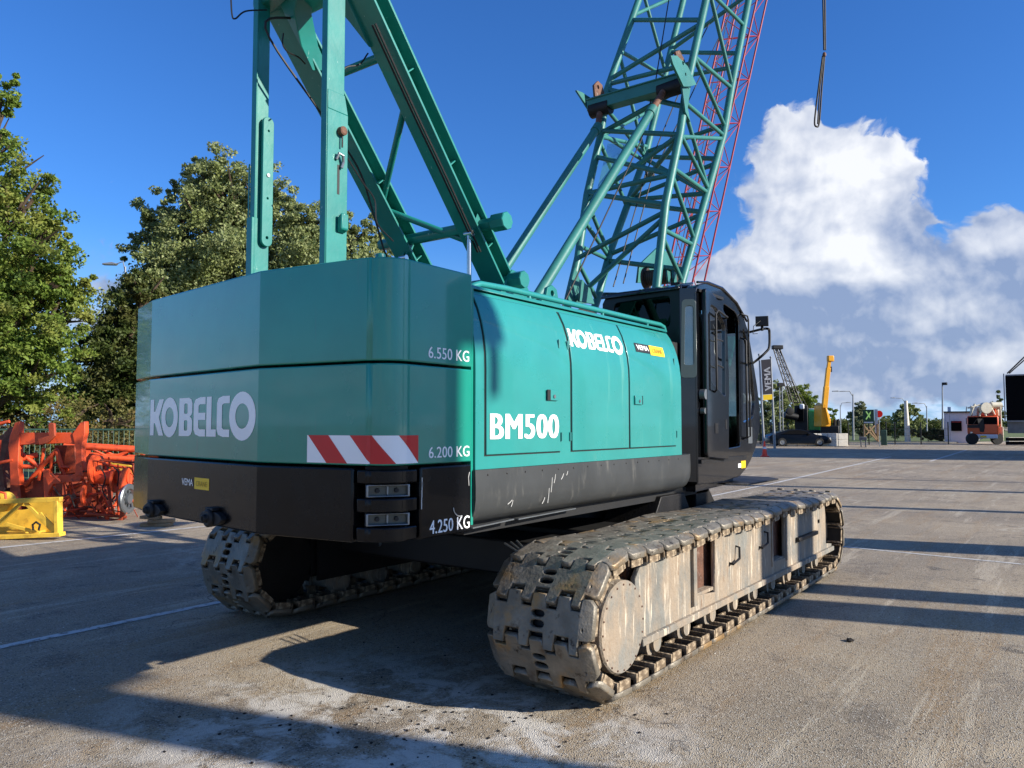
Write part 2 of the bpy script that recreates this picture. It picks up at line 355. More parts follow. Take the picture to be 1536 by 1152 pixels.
# ---- counterweight
arc = [(3.07-.17*cos(a)*1.0, 3.12-.16*sin(a)) for a in [radians(q) for q in range(10, 91, 8)]]
CW = [(3.10, 5.95), (2.95, 5.46), (2.765, 3.90), (2.885, 3.10)]+arc+[(3.605, 2.96)]
CWB = [(3.605, 5.95)]
def walk(path):
    d = [0]
    for a, b in zip(path, path[1:]): d.append(d[-1]+hypot(b[0]-a[0], b[1]-a[1]))
    return d
CWD = walk(CW)
def cw_at(s, off=.0018):
    i = max(0, min(len(CW)-2, sum(1 for k in CWD if k <= s)-1)); a, b = CW[i], CW[i+1]; L = CWD[i+1]-CWD[i]; t = (s-CWD[i])/L
    n = V(b[1]-a[1], -(b[0]-a[0]), 0).normalized()
    if n.x > 0 and abs(n.y) < .2: n = -n
    if i > 0 and t < .02:
        a0 = CW[i-1]; n = (n+V(a[1]-a0[1], -(a[0]-a0[0]), 0).normalized()).normalized()
    return V(a[0]+(b[0]-a[0])*t, a[1]+(b[1]-a[1])*t, 0)-n*off*(1 if n.dot(V(-1, -1, 0)) < 0 else -1)
def s_of(v, seg):            # arc length where the outline segment seg has Y = v
    a, b = CW[seg], CW[seg+1]; t = (v-a[1])/(b[1]-a[1]); return CWD[seg]+t*(CWD[seg+1]-CWD[seg])
Z0, Z1, Z2, Z3 = 1.065, 1.475, 2.045, 2.62
def slab(name, poly, z0, z1, mt, label=None, bev=.012):
    o = part(MB().prism([(x, y, z0) for x, y in poly], (0, 0, z1-z0)), name, mt, label=label, bevel=bev, bseg=3)
    o.data.set_sharp_from_angle(angle=radians(10)); return o
full = CW+[(3.605, 5.95)]
cw_top = slab('counterweight_slab', full, Z2+.007, Z3, 'teal_slab', 'topmost teal counterweight slab marked 6.550 KG')
cw_mid = slab('counterweight_slab', full, Z1+.007, Z2-.007, 'teal_slab', 'middle teal counterweight slab with white lettering and striped marker')
nb = CW[:3]+[(2.868, 3.19), (3.02, 3.19), (3.02, 3.11), (3.14, 3.11), (3.16, 2.96), (3.605, 2.96), (3.605, 5.95)]
cw_low = slab('counterweight_slab', nb, Z0, Z1-.007, 'black_gloss', 'bottom black counterweight slab with corner lights and towing pins')
MBc = MB().prism([(x, y, Z0+.02) for x, y in [(3.05, 5.3), (2.95, 4.1), (3.10, 3.25), (3.58, 3.02), (3.58, 5.85), (3.24, 5.85)]], (0, 0, Z3-Z0-.06)); part(MBc, 'counterweight_core', 'black_matt')
cor = [(2.872, 3.165), (2.885, 3.10)]+arc[:-1]+[(3.135, 2.96), (3.135, 3.10), (3.03, 3.18)]
for za, zb in ((1.385, 1.458), (1.23, 1.305), (1.073, 1.15)):
    part(MB().prism([(x, y, za) for x, y in cor], (0, 0, zb-za)), 'corner_guard', 'black_gloss', cw_low, bevel=.008)
ca, cb = V(2.905, 3.115, 0), V(3.085, 2.985, 0); cd = (cb-ca).normalized(); cn = V(cd.y, -cd.x, 0)
if cn.dot(V(-1, -1, 0)) < 0: cn = -cn
for zc in (1.345, 1.19):
    M = Matrix((cd, cn, UP)).transposed(); c = (ca+cb)/2+V(0, 0, zc)-cn*.004
    part(MB().box(c-cn*.024, (.22, .02, .058), M), 'lamp_body', 'frame_grey', cw_low)
    mb = MB()
    for dx in (-.112, .112): mb.box(c+cd*dx, (.012, .05, .066), M)
    for dz in (-.03, .03): mb.box(c+V(0, 0, dz), (.235, .05, .007), M)
    mb.box(c-cn*.01, (.012, .02, .05), M)
    h = part(mb, 'lamp_housing', 'galv', cw_low, bevel=.003)
    for dx in (-.055, .05): part(MB().tube(c+cd*dx-cn*.012, c+cd*dx+cn*.006, .014, .012, 12), 'bulb_socket', 'black_matt', cw_low)
part(MB().prism([(x, y, Z0+.03) for x, y in [(2.94, 3.17), (2.96, 3.12), (3.07, 3.03), (3.12, 3.02), (3.12, 3.10), (3.03, 3.17)]], (0, 0, .38)), 'corner_core', 'black_matt', cw_low)
# decals on the weights
def s_px(x, y, seg):
    a, b = CW[seg], CW[seg+1]; r = ray(x, y); n = (b[1]-a[1], -(b[0]-a[0])); t = (a[0]*n[0]+a[1]*n[1])/(r[0]*n[0]+r[1]*n[1])
    return CWD[seg]+hypot(r[0]*t-a[0], r[1]*t-a[1]), H+r[2]*t
def on_cw(s0, s1, z0, z1):
    def fn(x, y, z):
        s = s0+(s1-s0)*x; p = cw_at(s, .0018+z); return (p.x, p.y, z0+(z1-z0)*y)
    cuts = [(k-s0)/(s1-s0) for k in CWD if min(s0, s1) < k < max(s0, s1)]
    return fn, cuts
sa = s_px(226, 620, 1)[0]; sb = s_px(384, 620, 1)[0]
fn, cu = on_cw(sa, sb, 1.607, 1.905); decal(remap(flat(logo_splines()), fn, cu), 'logo_lettering', 'white_decal', cw_mid, 'white rounded capitals on the rear face')
se = CWD[-1]; side_s = lambda u: se-(3.605-u)
for body, u0, u1, z0, z1, par in (('6.550 KG', 3.215, 3.575, 2.082, 2.148, cw_top), ('6.200 KG', 3.222, 3.58, 1.515, 1.578, cw_mid), ('4.250 KG', 3.232, 3.585, 1.088, 1.163, cw_low)):
    fn, cu = on_cw(side_s(u0), side_s(u1), z0, z1); decal(remap(textmesh(body, .012), fn, cu), 'weight_marking', 'white_decal', par)
# red and white marker
s0 = s_px(461, 670, 2)[0]; s1 = side_s(3.135); zb, zt = 1.492, 1.645; L = s1-s0; hw = (zt-zb)
def stripe_mesh(polys):
    me = bpy.data.meshes.new('stripes'); vs = []; fs = []
    for p in polys: fs.append(tuple(range(len(vs), len(vs)+len(p)))); vs += [(a, b, 0) for a, b in p]
    me.from_pydata(vs, [], fs); return me
def s_any(x, y):
    best = None
    for seg in range(2, len(CW)-1):
        try: s, z = s_px(x, y, seg)
        except ZeroDivisionError: continue
        if CWD[seg]-1e-6 <= s <= CWD[seg+1]+1e-6: return s
    return s1
tops = [s_any(x, 654) for x in (464, 493, 525, 558, 598, 627)]; bots = [s_any(x, 692) for x in (490, 521, 556, 594, 627, 640)]
nx = lambda s: (s-s0)/L
fn, cu = on_cw(s0, s1, zb, zt); decal(remap(stripe_mesh([[(0, 0), (1, 0), (1, 1), (0, 1)]]), fn, cu, norm=False), 'marker_board', 'white_decal', cw_mid)
red = [[(nx(bots[0]), 0), (nx(bots[1]), 0), (nx(tops[1]), 1), (.01, 1)], [(nx(bots[2]), 0), (nx(bots[3]), 0), (nx(tops[3]), 1), (nx(tops[2]), 1)], [(1, .02), (1, 1), (nx(tops[4]), 1)]]
me = remap(stripe_mesh(red), lambda x, y, z: (lambda p: (p.x, p.y, zb+(zt-zb)*y))(cw_at(s0+L*x, .003)), cu, norm=False); decal(me, 'marker_stripes', 'decal_red', cw_mid)
# small dealer sticker on black slab
sA = s_px(273, 722, 1)[0]; sB = s_px(290, 722, 1)[0]; sC = s_px(292, 722, 1)[0]; sD = s_px(314, 722, 1)[0]
fn, cu = on_cw(sA, sB, 1.30, 1.345); decal(remap(textmesh('VEMA', .03, .9), fn), 'sticker_lettering', 'white_decal', cw_low)
fn, cu = on_cw(sC, sD, 1.283, 1.358); decal(remap(stripe_mesh([[(0, 0), (1, 0), (1, 1), (0, 1)]]), fn), 'sticker', 'decal_yellow', cw_low)
decal(remap(textmesh('CRANE', .01, .9), lambda x, y, z: (lambda p: (p.x, p.y, 1.303+.034*y))(cw_at(sC+(sD-sC)*(.12+.76*x), .0032+z))), 'sticker_lettering', 'decal_ochre', cw_low)
# towing pins under the rear edge
for (v_, z_) in ((5.30, 1.105), (4.41, 1.12)):
    p = cw_at(s_of(v_, 1), 0); p.z = z_; t_ = (V(*CW[2], 0)-V(*CW[1], 0)).normalized(); n_ = V(-t_.y, t_.x, 0)
    if n_.x > 0: n_ = -n_
    mb = MB().lathe(p, n_, [(0, .03), (0, .055), (.05, .058), (.06, .05), (.06, .026), (.085, .024), (.085, 0)], 20)
    mb.prism([q for q in [p+t_*(.15*cos(a))+V(0, 0, .045*sin(a)-.0)-n_*.005 for a in [2*pi*i/18 for i in range(18)]]], n_*.04)
    mb.box(p+V(0, 0, .055)+n_*.02, (.1, .05, .02), Matrix((t_, n_, UP)).transposed())
    part(mb, 'towing_pin', 'black_matt', cw_low, bevel=.004)
    mb = MB().box(p+n_*.087, (.012, .01, .028), Matrix((t_, n_, UP)).transposed()); part(mb, 'pin_bolt', 'dark_steel', cw_low)
# lifting lug on top rim
p = P(577, 377, u=3.0); mb = MB().lathe(V(3.03, 3.16, 2.60), UP, [(0, .07), (.035, .065), (.045, .03), (.07, .028), (.07, 0)], 16).box(V(3.0, 3.28, 2.625), (.05, .12, .02)); part(mb, 'lifting_lug', 'teal_steel', cw_top, bevel=.004)
# scratches in the paint
mb = MB()
for (u_, za, zb_) in ((3.163, 1.235, 1.34), (3.166, 1.30, 1.41), (3.168, 1.36, 1.385)): mb.box((u_, 2.9555, (za+zb_)/2), (.006, .002, zb_-za))
pts = [(3.50+.055*cos(a)*1.2, 2.9555, 1.225+.06*sin(a)) for a in [radians(q) for q in range(185, 285, 12)]]; mb.path(pts, .0035, 4)
mb.path([(3.575, 2.9555, 1.34), (3.57, 2.9555, 1.39), (3.58, 2.9555, 1.42)], .003, 4); part(mb, 'paint_scratches', 'scratch_white', cw_low)
# ---- engine house: section (Y, Z) swept along X
PROF = [(2.96, 1.43), (2.96, 1.75), (2.96, 2.05), (2.963, 2.15), (2.975, 2.25), (2.995, 2.34), (3.025, 2.43), (3.065, 2.51), (3.10, 2.56)]
PD = walk(PROF)
def prof_at(t, off=0.0):
    t = max(0, min(PD[-1]-1e-6, t)); i = max(0, min(len(PROF)-2, sum(1 for k in PD if k <= t)-1)); a, b = PROF[i], PROF[i+1]; w = (t-PD[i])/(PD[i+1]-PD[i])
    n = (-(b[1]-a[1]), (b[0]-a[0])); L = hypot(*n); return a[0]+(b[0]-a[0])*w+n[0]/L*off, a[1]+(b[1]-a[1])*w+n[1]/L*off
def t_of_z(z):
    for i in range(len(PROF)-1):
        if PROF[i][1] <= z <= PROF[i+1][1]: return PD[i]+(z-PROF[i][1])/(PROF[i+1][1]-PROF[i][1])*(PD[i+1]-PD[i])
    return PD[-1]
hp = PROF+[(3.14, 2.575), (3.62, 2.575), (3.62, 2.3), (3.70, 1.43)]
part(MB().prism([(3.64, y, z) for y, z in hp], (3.01, 0, 0)), 'engine_house', 'teal_door', smooth=30)
hl = [(8.7-y, z) for y, z in hp]
part(MB().prism([(3.64, y, z) for y, z in hl], (3.9, 0, 0)), 'engine_house', 'teal_door', smooth=30)
part(MB().bb((3.62, 3.60, 1.3), (7.9, 5.12, 1.75)).bb((3.66, 3.62, 1.75), (5.0, 5.08, 2.25)), 'deck', 'teal_dark', bevel=.01)
part(MB().bb((3.615, 2.975, 1.10), (3.637, 5.73, 2.55)), 'bulkhead', 'teal_slab')
part(MB().prism([(3.66, y, z) for y, z in [(3.085, 2.572), (3.11, 2.60), (3.19, 2.60), (3.19, 2.572)]], (2.98, 0, 0)), 'gutter', 'teal_door', bevel=.004)
def door_shell(u0, u1, za, zb_, off0, off1):
    mb = MB(); ts = [t_of_z(za)]+[k for k in PD if t_of_z(za) < k < t_of_z(zb_)]+[t_of_z(zb_)]
    poly = [prof_at(t, off1) for t in ts]+[prof_at(t, off0) for t in ts[::-1]]
    return mb.prism([(u0, y, z) for y, z in poly], (u1-u0, 0, 0))
doors = []
for k, (u0, u1) in enumerate(((3.735, 4.575), (4.735, 5.60), (5.625, 6.51))):
    part(door_shell(u0-.009, u1+.009, 1.509, 2.534, .0, .002), 'door_seal', 'black_matt')
    d = part(door_shell(u0, u1, 1.518, 2.525, .001, .012), 'engine_door', 'teal_door', bevel=.004, label=('teal door lettered BM500', 'teal door with the white rounded capitals', 'teal door with the black and yellow sticker')[k]); doors.append(d)
for ud, d in ((4.60, doors[0]), (4.715, doors[1]), (6.535, doors[2])):
    for z_ in (1.62, 2.28):
        y_, zz_ = prof_at(t_of_z(z_), .006); part(MB().tube((ud, y_, zz_-.03), (ud, y_, zz_+.03), .008, n=8), 'hinge', 'teal_door', d)
for (ua, d) in ((4.40, doors[0]), (5.69, doors[2])):
    mb = MB().bb((ua, 2.934, 1.872), (ua+.125, 2.9485, 1.945)); part(mb, 'latch_plate', 'teal_door', d, bevel=.003)
    part(MB().bb((ua+(-.008 if ua < 5 else .128), 2.938, 1.873), (ua+(.03 if ua < 5 else .136), 2.9335, 1.946)), 'latch_recess', 'black_matt', d)
    part(MB().lathe((ua+.075, 2.936, 1.90), (0, -1, 0), [(0, .014), (.008, .013), (.008, 0)], 14), 'lock', 'galv', d)
def on_side(u0, u1, z0, z1, off=.0155, slant=0):
    ta, tb = t_of_z(z0), t_of_z(z1)
    def fn(x, y, z):
        yy, zz = prof_at(ta+(tb-ta)*y+slant*x, off+z); return (u0+(u1-u0)*x, yy, zz)
    return fn, [(k-ta)/(tb-ta) for k in PD if ta < k < tb]
fn, cu = on_side(3.765, 4.548, 1.612, 1.775); decal(remap(textmesh('BM500', .04), fn, (), cu), 'lettering', 'white_decal', doors[0])
# the logo straddles the second door and stops short of its edge
fn, cu = on_side(4.745, 5.56, 2.262, 2.415); decal(remap(flat(logo_splines()), fn, (), cu), 'lettering', 'white_decal', doors[1])
fn, cu = on_side(5.79, 6.06, 2.315, 2.39); decal(remap(stripe_mesh([[(0, 0), (1, 0), (1, 1), (0, 1)]]), fn, (), cu), 'sticker', 'decal_black', doors[2])
fn, cu = on_side(6.06, 6.34, 2.305, 2.39); decal(remap(stripe_mesh([[(0, 0), (1, 0), (1, 1), (0, 1)]]), fn, (), cu), 'sticker', 'decal_yellow', doors[2])
fn, cu = on_side(5.81, 6.03, 2.334, 2.374, .0185); decal(remap(textmesh('VEMA', .035, .9), fn, (), cu), 'sticker_lettering', 'white_decal', doors[2])
fn, cu = on_side(6.10, 6.30, 2.328, 2.366, .0185); decal(remap(textmesh('CRANE', .01, .9), fn, (), cu), 'sticker_lettering', 'decal_ochre', doors[2])
# handrail on the deck edge
rp = [P(706, 436, v=3.2), P(709, 429, v=3.2), P(720, 426, v=3.2), P(760, 433, v=3.2), V(6.72, 3.2, 2.66), V(6.80, 3.2, 2.645), V(6.83, 3.2, 2.60)]
rail = part(MB().path(rp, .022, 10), 'handrail', 'teal_door', smooth=50)
for u_ in (4.55, 5.62, 6.45): part(MB().tube((u_, 3.2, 2.57), (u_, 3.2, 2.65), .014), 'stanchion', 'teal_door', rail)
# grey skirt below the doors
sk = [(2.952, 1.428), (2.948, 1.33), (2.948, 1.25), (2.955, 1.19), (2.975, 1.145), (3.01, 1.115), (3.06, 1.10), (3.4, 1.09), (3.4, 1.428)]
nS = len(sk); vs = []; fs = []; us = [3.63, 4.4, 5.2, 6.0, 6.64, 6.8, 6.95, 7.05, 7.12]
for i, u_ in enumerate(us):
    k = max(0, (u_-6.7)/.42)
    for y, z in sk: vs.append((u_, y+k*k*(.16 if y < 3.3 else 0), z+(k*k*.05 if z < 1.3 else 0)+(-.0 if z < 1.4 else 0)))
for i in range(len(us)-1):
    for j in range(nS): fs.append((i*nS+j, i*nS+(j+1) % nS, (i+1)*nS+(j+1) % nS, (i+1)*nS+j))
fs += [tuple(range(nS)), tuple(range((len(us)-1)*nS, len(us)*nS))]
part(MB().add(vs, fs), 'side_skirt', 'grey_skirt', smooth=35)
for i in range(15): part(MB().sphere((3.75+i*.2, 2.950, 1.395), V(.007, .004, .007), 4), 'bolt', 'dark_steel')
mb = MB()
for (u_, z_, du, dz) in ((4.42, 1.22, .012, .05), (4.46, 1.29, .01, .05), (4.50, 1.33, .012, .03), (4.6, 1.34, .02, .02), (4.66, 1.36, .01, .015), (3.98, 1.21, .03, .012), (4.0, 1.2, .012, .02), (4.36, 1.19, .02, .02)):
    mb.path([(u_-du, 2.9465, z_-dz), (u_, 2.9465, z_), (u_+du*.6, 2.9465, z_+dz)], .0028, 4)
part(mb, 'paint_scratches', 'scratch_white')
part(MB().prism([(3.64, 8.7-y, z) for y, z in sk], (3.9, 0, 0)), 'side_skirt', 'grey_skirt', smooth=35)
part(MB().beam((3.66, 3.02, 1.075), (4.1, 3.03, 1.085), .05, .008).beam((4.15, 3.03, 1.08), (4.9, 3.05, 1.085), .05, .008), 'belly_strip', 'galv')
part(MB().bb((3.7, 3.1, 1.02), (7.6, 5.6, 1.10)), 'belly_plate', 'black_matt')
# ---- cab
CO = [(7.02, 1.14), (7.02, 2.98), (7.06, 3.04), (7.14, 3.08), (7.30, 3.115), (7.55, 3.13), (7.84, 3.10), (8.05, 3.04), (8.23, 2.96), (8.38, 2.86), (8.47, 2.76), (8.55, 2.60), (8.63, 2.42), (8.74, 2.16), (8.81, 1.95), (8.83, 1.80), (8.79, 1.62), (8.66, 1.45), (8.50, 1.32), (8.36, 1.24), (8.15, 1.16), (7.66, 1.13)]
cab = part(MB().bb((7.02, 3.0, 1.14), (8.2, 3.96, 1.20)), 'cab', 'black_cab', label='glossy black operator cab with its door slid open')
def uv_plate(outline, holes, y, th, name, mt, parent=cab, bev=.008):
    me = flat([outline]+holes, th, bev)
    for v in me.vertices: v.co = V(v.co.x, y+v.co.z, v.co.y)-ORG[parent.name]
    o = link(name, me, mt, parent); 
    for p in me.polygons: p.use_smooth = False
    return o
def rpoly(pts, r=.05, n=4):
    out = []
    for i in range(len(pts)):
        p = Vector(pts[i]); a = Vector(pts[i-1]); b = Vector(pts[(i+1) % len(pts)]); da = (a-p); db = (b-p); q = min(r, da.length*.45, db.length*.45)
        s, e = p+da.normalized()*q, p+db.normalized()*q
        for k in range(n+1):
            t = k/n; out.append(tuple(s*(1-t)**2+p*2*t*(1-t)+e*t*t))
    return out
h_rear = rpoly([(7.16, 2.10), (7.62, 2.10), (7.62, 2.90), (7.16, 2.92)], .08)
h_door = rpoly([(7.70, 1.45), (8.19, 1.47), (8.20, 2.84), (8.10, 2.93), (7.74, 2.98)], .05)
h_front = rpoly([(8.27, 1.72), (8.60, 1.78), (8.68, 1.95), (8.60, 2.28), (8.44, 2.66), (8.31, 2.80)], .06)
uv_plate(CO, [h_rear, h_door, h_front], 2.985, .03, 'side_panel', 'black_cab')
uv_plate(CO, [rpoly([(7.2, 1.95), (8.15, 1.75), (8.5, 1.8), (8.66, 1.98), (8.42, 2.66), (8.2, 2.88), (7.3, 2.95)], .08)], 3.945, .03, 'side_panel', 'black_cab')
for nm, y, hole in (('window', 2.985, h_rear), ('window', 2.985, h_front), ('window', 3.945, rpoly([(7.2, 1.95), (8.15, 1.75), (8.5, 1.8), (8.66, 1.98), (8.42, 2.66), (8.2, 2.88), (7.3, 2.95)], .08))):
    uv_plate(hole, [], y, .006, nm, 'glass', bev=0)
# roof, front posts, lower nose between the two side panels
def strip(idx, y0, y1, name, mt, th=.03):
    pts = [Vector(CO[i]) for i in idx]; inn = []
    for i, p in enumerate(pts):
        a = pts[max(0, i-1)]; b = pts[min(len(pts)-1, i+1)]; d = (b-a).normalized(); inn.append(p-Vector((-d.y, d.x))*th)
    poly = pts+inn[::-1]; return part(MB().prism([(x, y0, z) for x, z in poly], (0, y1-y0, 0)), name, mt, cab, smooth=35)
strip(range(2, 11), 2.965, 3.965, 'roof', 'black_cab', .035)
strip(range(15, 22), 2.972, 3.96, 'nose_panel', 'black_cab')
strip(range(10, 16), 3.0, 3.93, 'windscreen', 'glass', .006)
for y in (3.0, 3.88): strip(range(10, 16), y, y+.05, 'windscreen_post', 'black_cab', .04)
# rear wall with window, and the canted corner with its own window
me = flat([[(3.10, 1.14), (3.96, 1.14), (3.96, 2.96), (3.9, 3.06), (3.10, 3.06)], rpoly([(3.2, 2.66), (3.85, 2.66), (3.83, 2.96), (3.2, 2.98)], .06)], .03, .005)
for v in me.vertices: v.co = V(6.985+v.co.z, v.co.x, v.co.y)-ORG[cab.name]
link('rear_wall', me, 'black_satin', cab)
part(MB().bb((6.98, 3.21, 2.67), (6.986, 3.84, 2.97)), 'window', 'glass_dark', cab)
part(MB().prism([(6.93, 3.10, 3.02), (6.93, 3.97, 3.0), (7.0, 3.97, 3.05), (7.3, 3.97, 3.10), (7.3, 3.1, 3.12), (7.0, 3.1, 3.06)], (0, 0, .03)), 'roof_lip', 'black_cab', cab, bevel=.01)
cA, cB = V(6.955, 3.10, 0), V(7.03, 2.965, 0); e = (cB-cA); eL = e.length; e.normalize(); en = V(e.y, -e.x, 0)
def canted(outl, holes, th, name, mt, off=0):
    me = flat([outl]+holes, th, .002)
    for v in me.vertices: v.co = cA+e*v.co.x+UP*v.co.y+en*(v.co.z+off)-ORG[cab.name]
    link(name, me, mt, cab)
wh = rpoly([(.035, 2.28), (.13, 2.28), (.13, 2.86), (.05, 2.86)], .03)
canted([(0, 1.16), (eL, 1.16), (eL, 3.03), (0, 3.03)], [wh], .02, 'corner_panel', 'black_cab')
canted(rpoly([(.0, 2.16), (eL-.004, 2.16), (eL-.004, 2.92), (.02, 2.92)], .04), [wh], .026, 'window_frame', 'frame_grey', .004)
canted(wh, [], .004, 'window', 'glass')
part(MB().bb((6.66, 3.12, 1.14), (6.97, 3.6, 2.5)), 'cab_bulkhead', 'black_matt')
# open door parked along the rear of the side
dO = rpoly([(7.12, 1.40), (7.66, 1.36), (7.70, 2.2), (7.66, 2.82), (7.40, 2.96), (7.20, 3.03), (7.12, 3.03)], .03)
dH = rpoly([(7.22, 2.12), (7.60, 1.98), (7.62, 2.72), (7.40, 2.88), (7.22, 2.90)], .05)
cd_ = uv_plate(dO, [dH], 2.92, .03, 'cab_door', 'black_cab'); ORG[cd_.name] = ORG[cab.name]
cd_['label'] = 'black cab door slid back beside the rear window'
# door children live one level below the cab, so they hang on the cab itself
uv_plate(dH, [], 2.92, .006, 'door_glass', 'glass', bev=0)
part(MB().path([(7.30, 2.895, 2.03), (7.27, 2.86, 2.05), (7.27, 2.86, 2.80), (7.33, 2.86, 2.84), (7.58, 2.86, 2.80), (7.60, 2.895, 2.79)], .011, 8).path([(7.27, 2.86, 2.30), (7.50, 2.88, 2.28)], .008, 6).path([(7.27, 2.86, 2.55), (7.50, 2.88, 2.55)], .008, 6), 'door_handrail', 'black_matt', cab, smooth=50)
part(MB().tube((7.10, 2.955, 2.0), (7.10, 2.90, 2.0), .05, .05, 16).tube((7.10, 2.955, 1.84), (7.10, 2.91, 1.84), .03, .03, 12), 'door_hinge', 'galv', cab)
part(MB().bb((7.58, 2.895, 1.66), (7.62, 2.905, 1.76)).bb((7.30, 2.893, 1.62), (7.38, 2.905, 1.72)), 'door_latch', 'dark_steel', cab)
part(MB().path([(8.225, 2.955, 1.55), (8.225, 2.90, 1.58), (8.225, 2.90, 2.62), (8.225, 2.955, 2.66)], .012, 8).path([(8.33, 2.955, 1.56), (8.33, 2.905, 1.58), (8.33, 2.905, 2.86), (8.30, 2.905, 2.90), (8.25, 2.955, 2.92)], .010, 8), 'grab_rail', 'black_matt', cab, smooth=50)
for a_, b_ in (((7.06, 2.94, 1.33), (8.3, 2.962, 1.37)), ((7.06, 2.94, 3.0), (7.7, 2.962, 3.03))): part(MB().bb(a_, b_), 'door_track', 'dark_steel', cab)
part(MB().bb((7.75, 2.962, 1.385), (8.2, 2.985, 1.44)), 'sill', 'galv', cab)
part(MB().path([(7.06, 2.96, 3.095), (7.3, 2.955, 3.128), (7.7, 2.955, 3.128), (8.1, 2.955, 3.03), (8.42, 2.955, 2.86)], .014, 6), 'rain_gutter', 'black_cab', cab, smooth=50)
for (u0, u1, z0, z1, m_) in ((8.19, 8.33, 1.235, 1.315, 'decal_yellow'), (8.10, 8.185, 1.245, 1.29, 'white_decal')):
    part(MB().bb((u0, 2.9605, z0), (u1, 2.9625, z1)), 'sticker', m_, cab)
part(MB().bb((8.42, 2.958, 1.5), (8.55, 2.9605, 1.68)), 'sticker', 'galv', cab)
part(MB().lathe((8.45, 2.955, 2.0), (0, -1, 0), [(0, .06), (.01, .055), (.02, .0)], 16), 'round_reflector', 'galv', cab)
# seat, console and levers seen through the doorway
seat = MB().box((7.72, 3.5, 1.66), (.46, .48, .12)); part(seat, 'seat', 'seat_cloth', cab, bevel=.04)
part(MB().beam((7.50, 3.5, 1.72), (7.38, 3.5, 2.30), .46, .11, side=(0, 1, 0)).box((7.36, 3.5, 2.42), (.09, .26, .16)), 'backrest', 'seat_cloth', cab, bevel=.035)
part(MB().bb((7.45, 3.06, 1.40), (7.95, 3.22, 1.84)).bb((7.45, 3.76, 1.40), (7.95, 3.9, 1.84)).bb((7.5, 3.3, 1.2), (7.9, 3.7, 1.6)), 'console', 'black_matt', cab, bevel=.02)
mb = MB()
for (u_, v_) in ((7.86, 3.12), (7.92, 3.18), (8.25, 3.35), (8.28, 3.5), (8.31, 3.62)): mb.path([(u_, v_, 1.45), (u_+.03, v_, 1.8), (u_+.01, v_, 2.02)], .011, 6).sphere((u_+.01, v_, 2.04), .028, 5)
part(mb, 'control_levers', 'dark_steel', cab, smooth=50)
part(MB().bb((8.2, 3.3, 1.2), (8.5, 3.85, 1.7)), 'dashboard', 'black_matt', cab, bevel=.03)
part(MB().bb((7.03, 3.02, 1.17), (7.12, 3.9, 2.6)), 'rear_lining', 'black_matt', cab)
# mirror bracket with work lamp
ma = [V(8.47, 2.95, 2.74), V(8.44, 2.80, 2.76), P(1151, 493, v=2.62), P(1154, 497, v=2.62), P(1154, 519, v=2.62), P(1150, 527, v=2.64), P(1138, 538, v=2.72), V(8.58, 2.95, 2.40)]
arm = part(MB().path(curve(ma, 4), .0135, 8), 'mirror_arm', 'black_matt', cab, smooth=60)
c = P(1143, 482, v=2.66); part(MB().box(c, (.09, .13, .1), Matrix.Rotation(.3, 3, 'Z')).tube(c-V(0, 0, .05), c-V(0, 0, .1), .015), 'work_lamp', 'black_matt', cab, bevel=.012)
part(MB().path([c+V(-.05, 0, 0), c+V(-.12, .05, -.06), c+V(-.11, .06, -.14), c+V(-.03, .04, -.13)], .004, 5), 'lamp_wire', 'black_matt', cab)
# foot step under the cab
sp = [V(7.75, 2.97, 1.085), V(7.92, 2.80, 1.075), V(8.95, 2.80, 1.075), V(9.0, 2.97, 1.085), V(8.8, 3.3, 1.10), V(7.8, 3.3, 1.10)]
part(MB().prism(sp, (0, 0, .018)), 'step_plate', 'dark_steel', bevel=.004)
part(MB().prism([(7.05, 3.0, 1.06), (8.1, 3.02, 1.08), (8.15, 3.9, 1.1), (7.05, 3.9, 1.06)], (0, 0, .09)), 'cab_floor', 'black_cab')
part(MB().lathe((7.6, 3.3, 3.11), UP, [(0, .04), (.02, .04), (.05, .02), (.05, 0)], 12).box((7.25, 3.25, 3.13), (.12, .1, .03)), 'roof_vent', 'black_matt', cab)
# ---- gantry (A frame) at the rear
def bbeam(name, p0, p1, w, h, mt, parent=crane, channel=True):
    """box girder with a sunk web on each flank; w along Y"""
    p0, p1 = Vector(p0), Vector(p1); d = (p1-p0).normalized(); y = V(0, 1, 0); n = d.cross(y).normalized(); mb = MB()
    mb.beam(p0+y*(w/2-.02), p1+y*(w/2-.02), .03, h-.04, side=y)
    for s in (-1, 1): mb.beam(p0+n*s*(h/2-.011), p1+n*s*(h/2-.011), w, .022, side=y)
    for k in range(1, 4): q = p0.lerp(p1, k/4); mb.beam(q-n*(h/2-.02), q+n*(h/2-.02), w*.7, .012, side=y)
    return part(mb, name, mt, parent, bevel=.004)
bR0, bR1 = V(5.22, 3.95, 2.86), V(3.52, 3.95, 4.86); bL0, bL1 = V(5.22, 4.75, 2.86), V(3.52, 4.75, 4.86)
gR = bbeam('gantry_leg', bR0+(bR0-bR1)*.12, bR1, .22, .165, 'teal_steel'); gL = bbeam('gantry_leg', bL0+(bL0-bL1)*.12, bL1, .22, .165, 'teal_steel')
onR = lambda z: bR0.lerp(bR1, (z-bR0.z)/(bR1.z-bR0.z)); onL = lambda z: bL0.lerp(bL1, (z-bL0.z)/(bL1.z-bL0.z))
gd = (bR1-bR0).normalized(); gn = V(-gd.z, 0, gd.x)
for za, sa_, zb_, sb_, r in ((4.42, 'R', 4.42, 'L', .034), (4.22, 'R', 3.62, 'L', .027), (3.55, 'L', 3.18, 'R', .027)):
    a = (onR if sa_ == 'R' else onL)(za); b = (onR if sb_ == 'R' else onL)(zb_); part(MB().tube(a, b, r), 'gantry_brace', 'teal_steel', smooth=50)
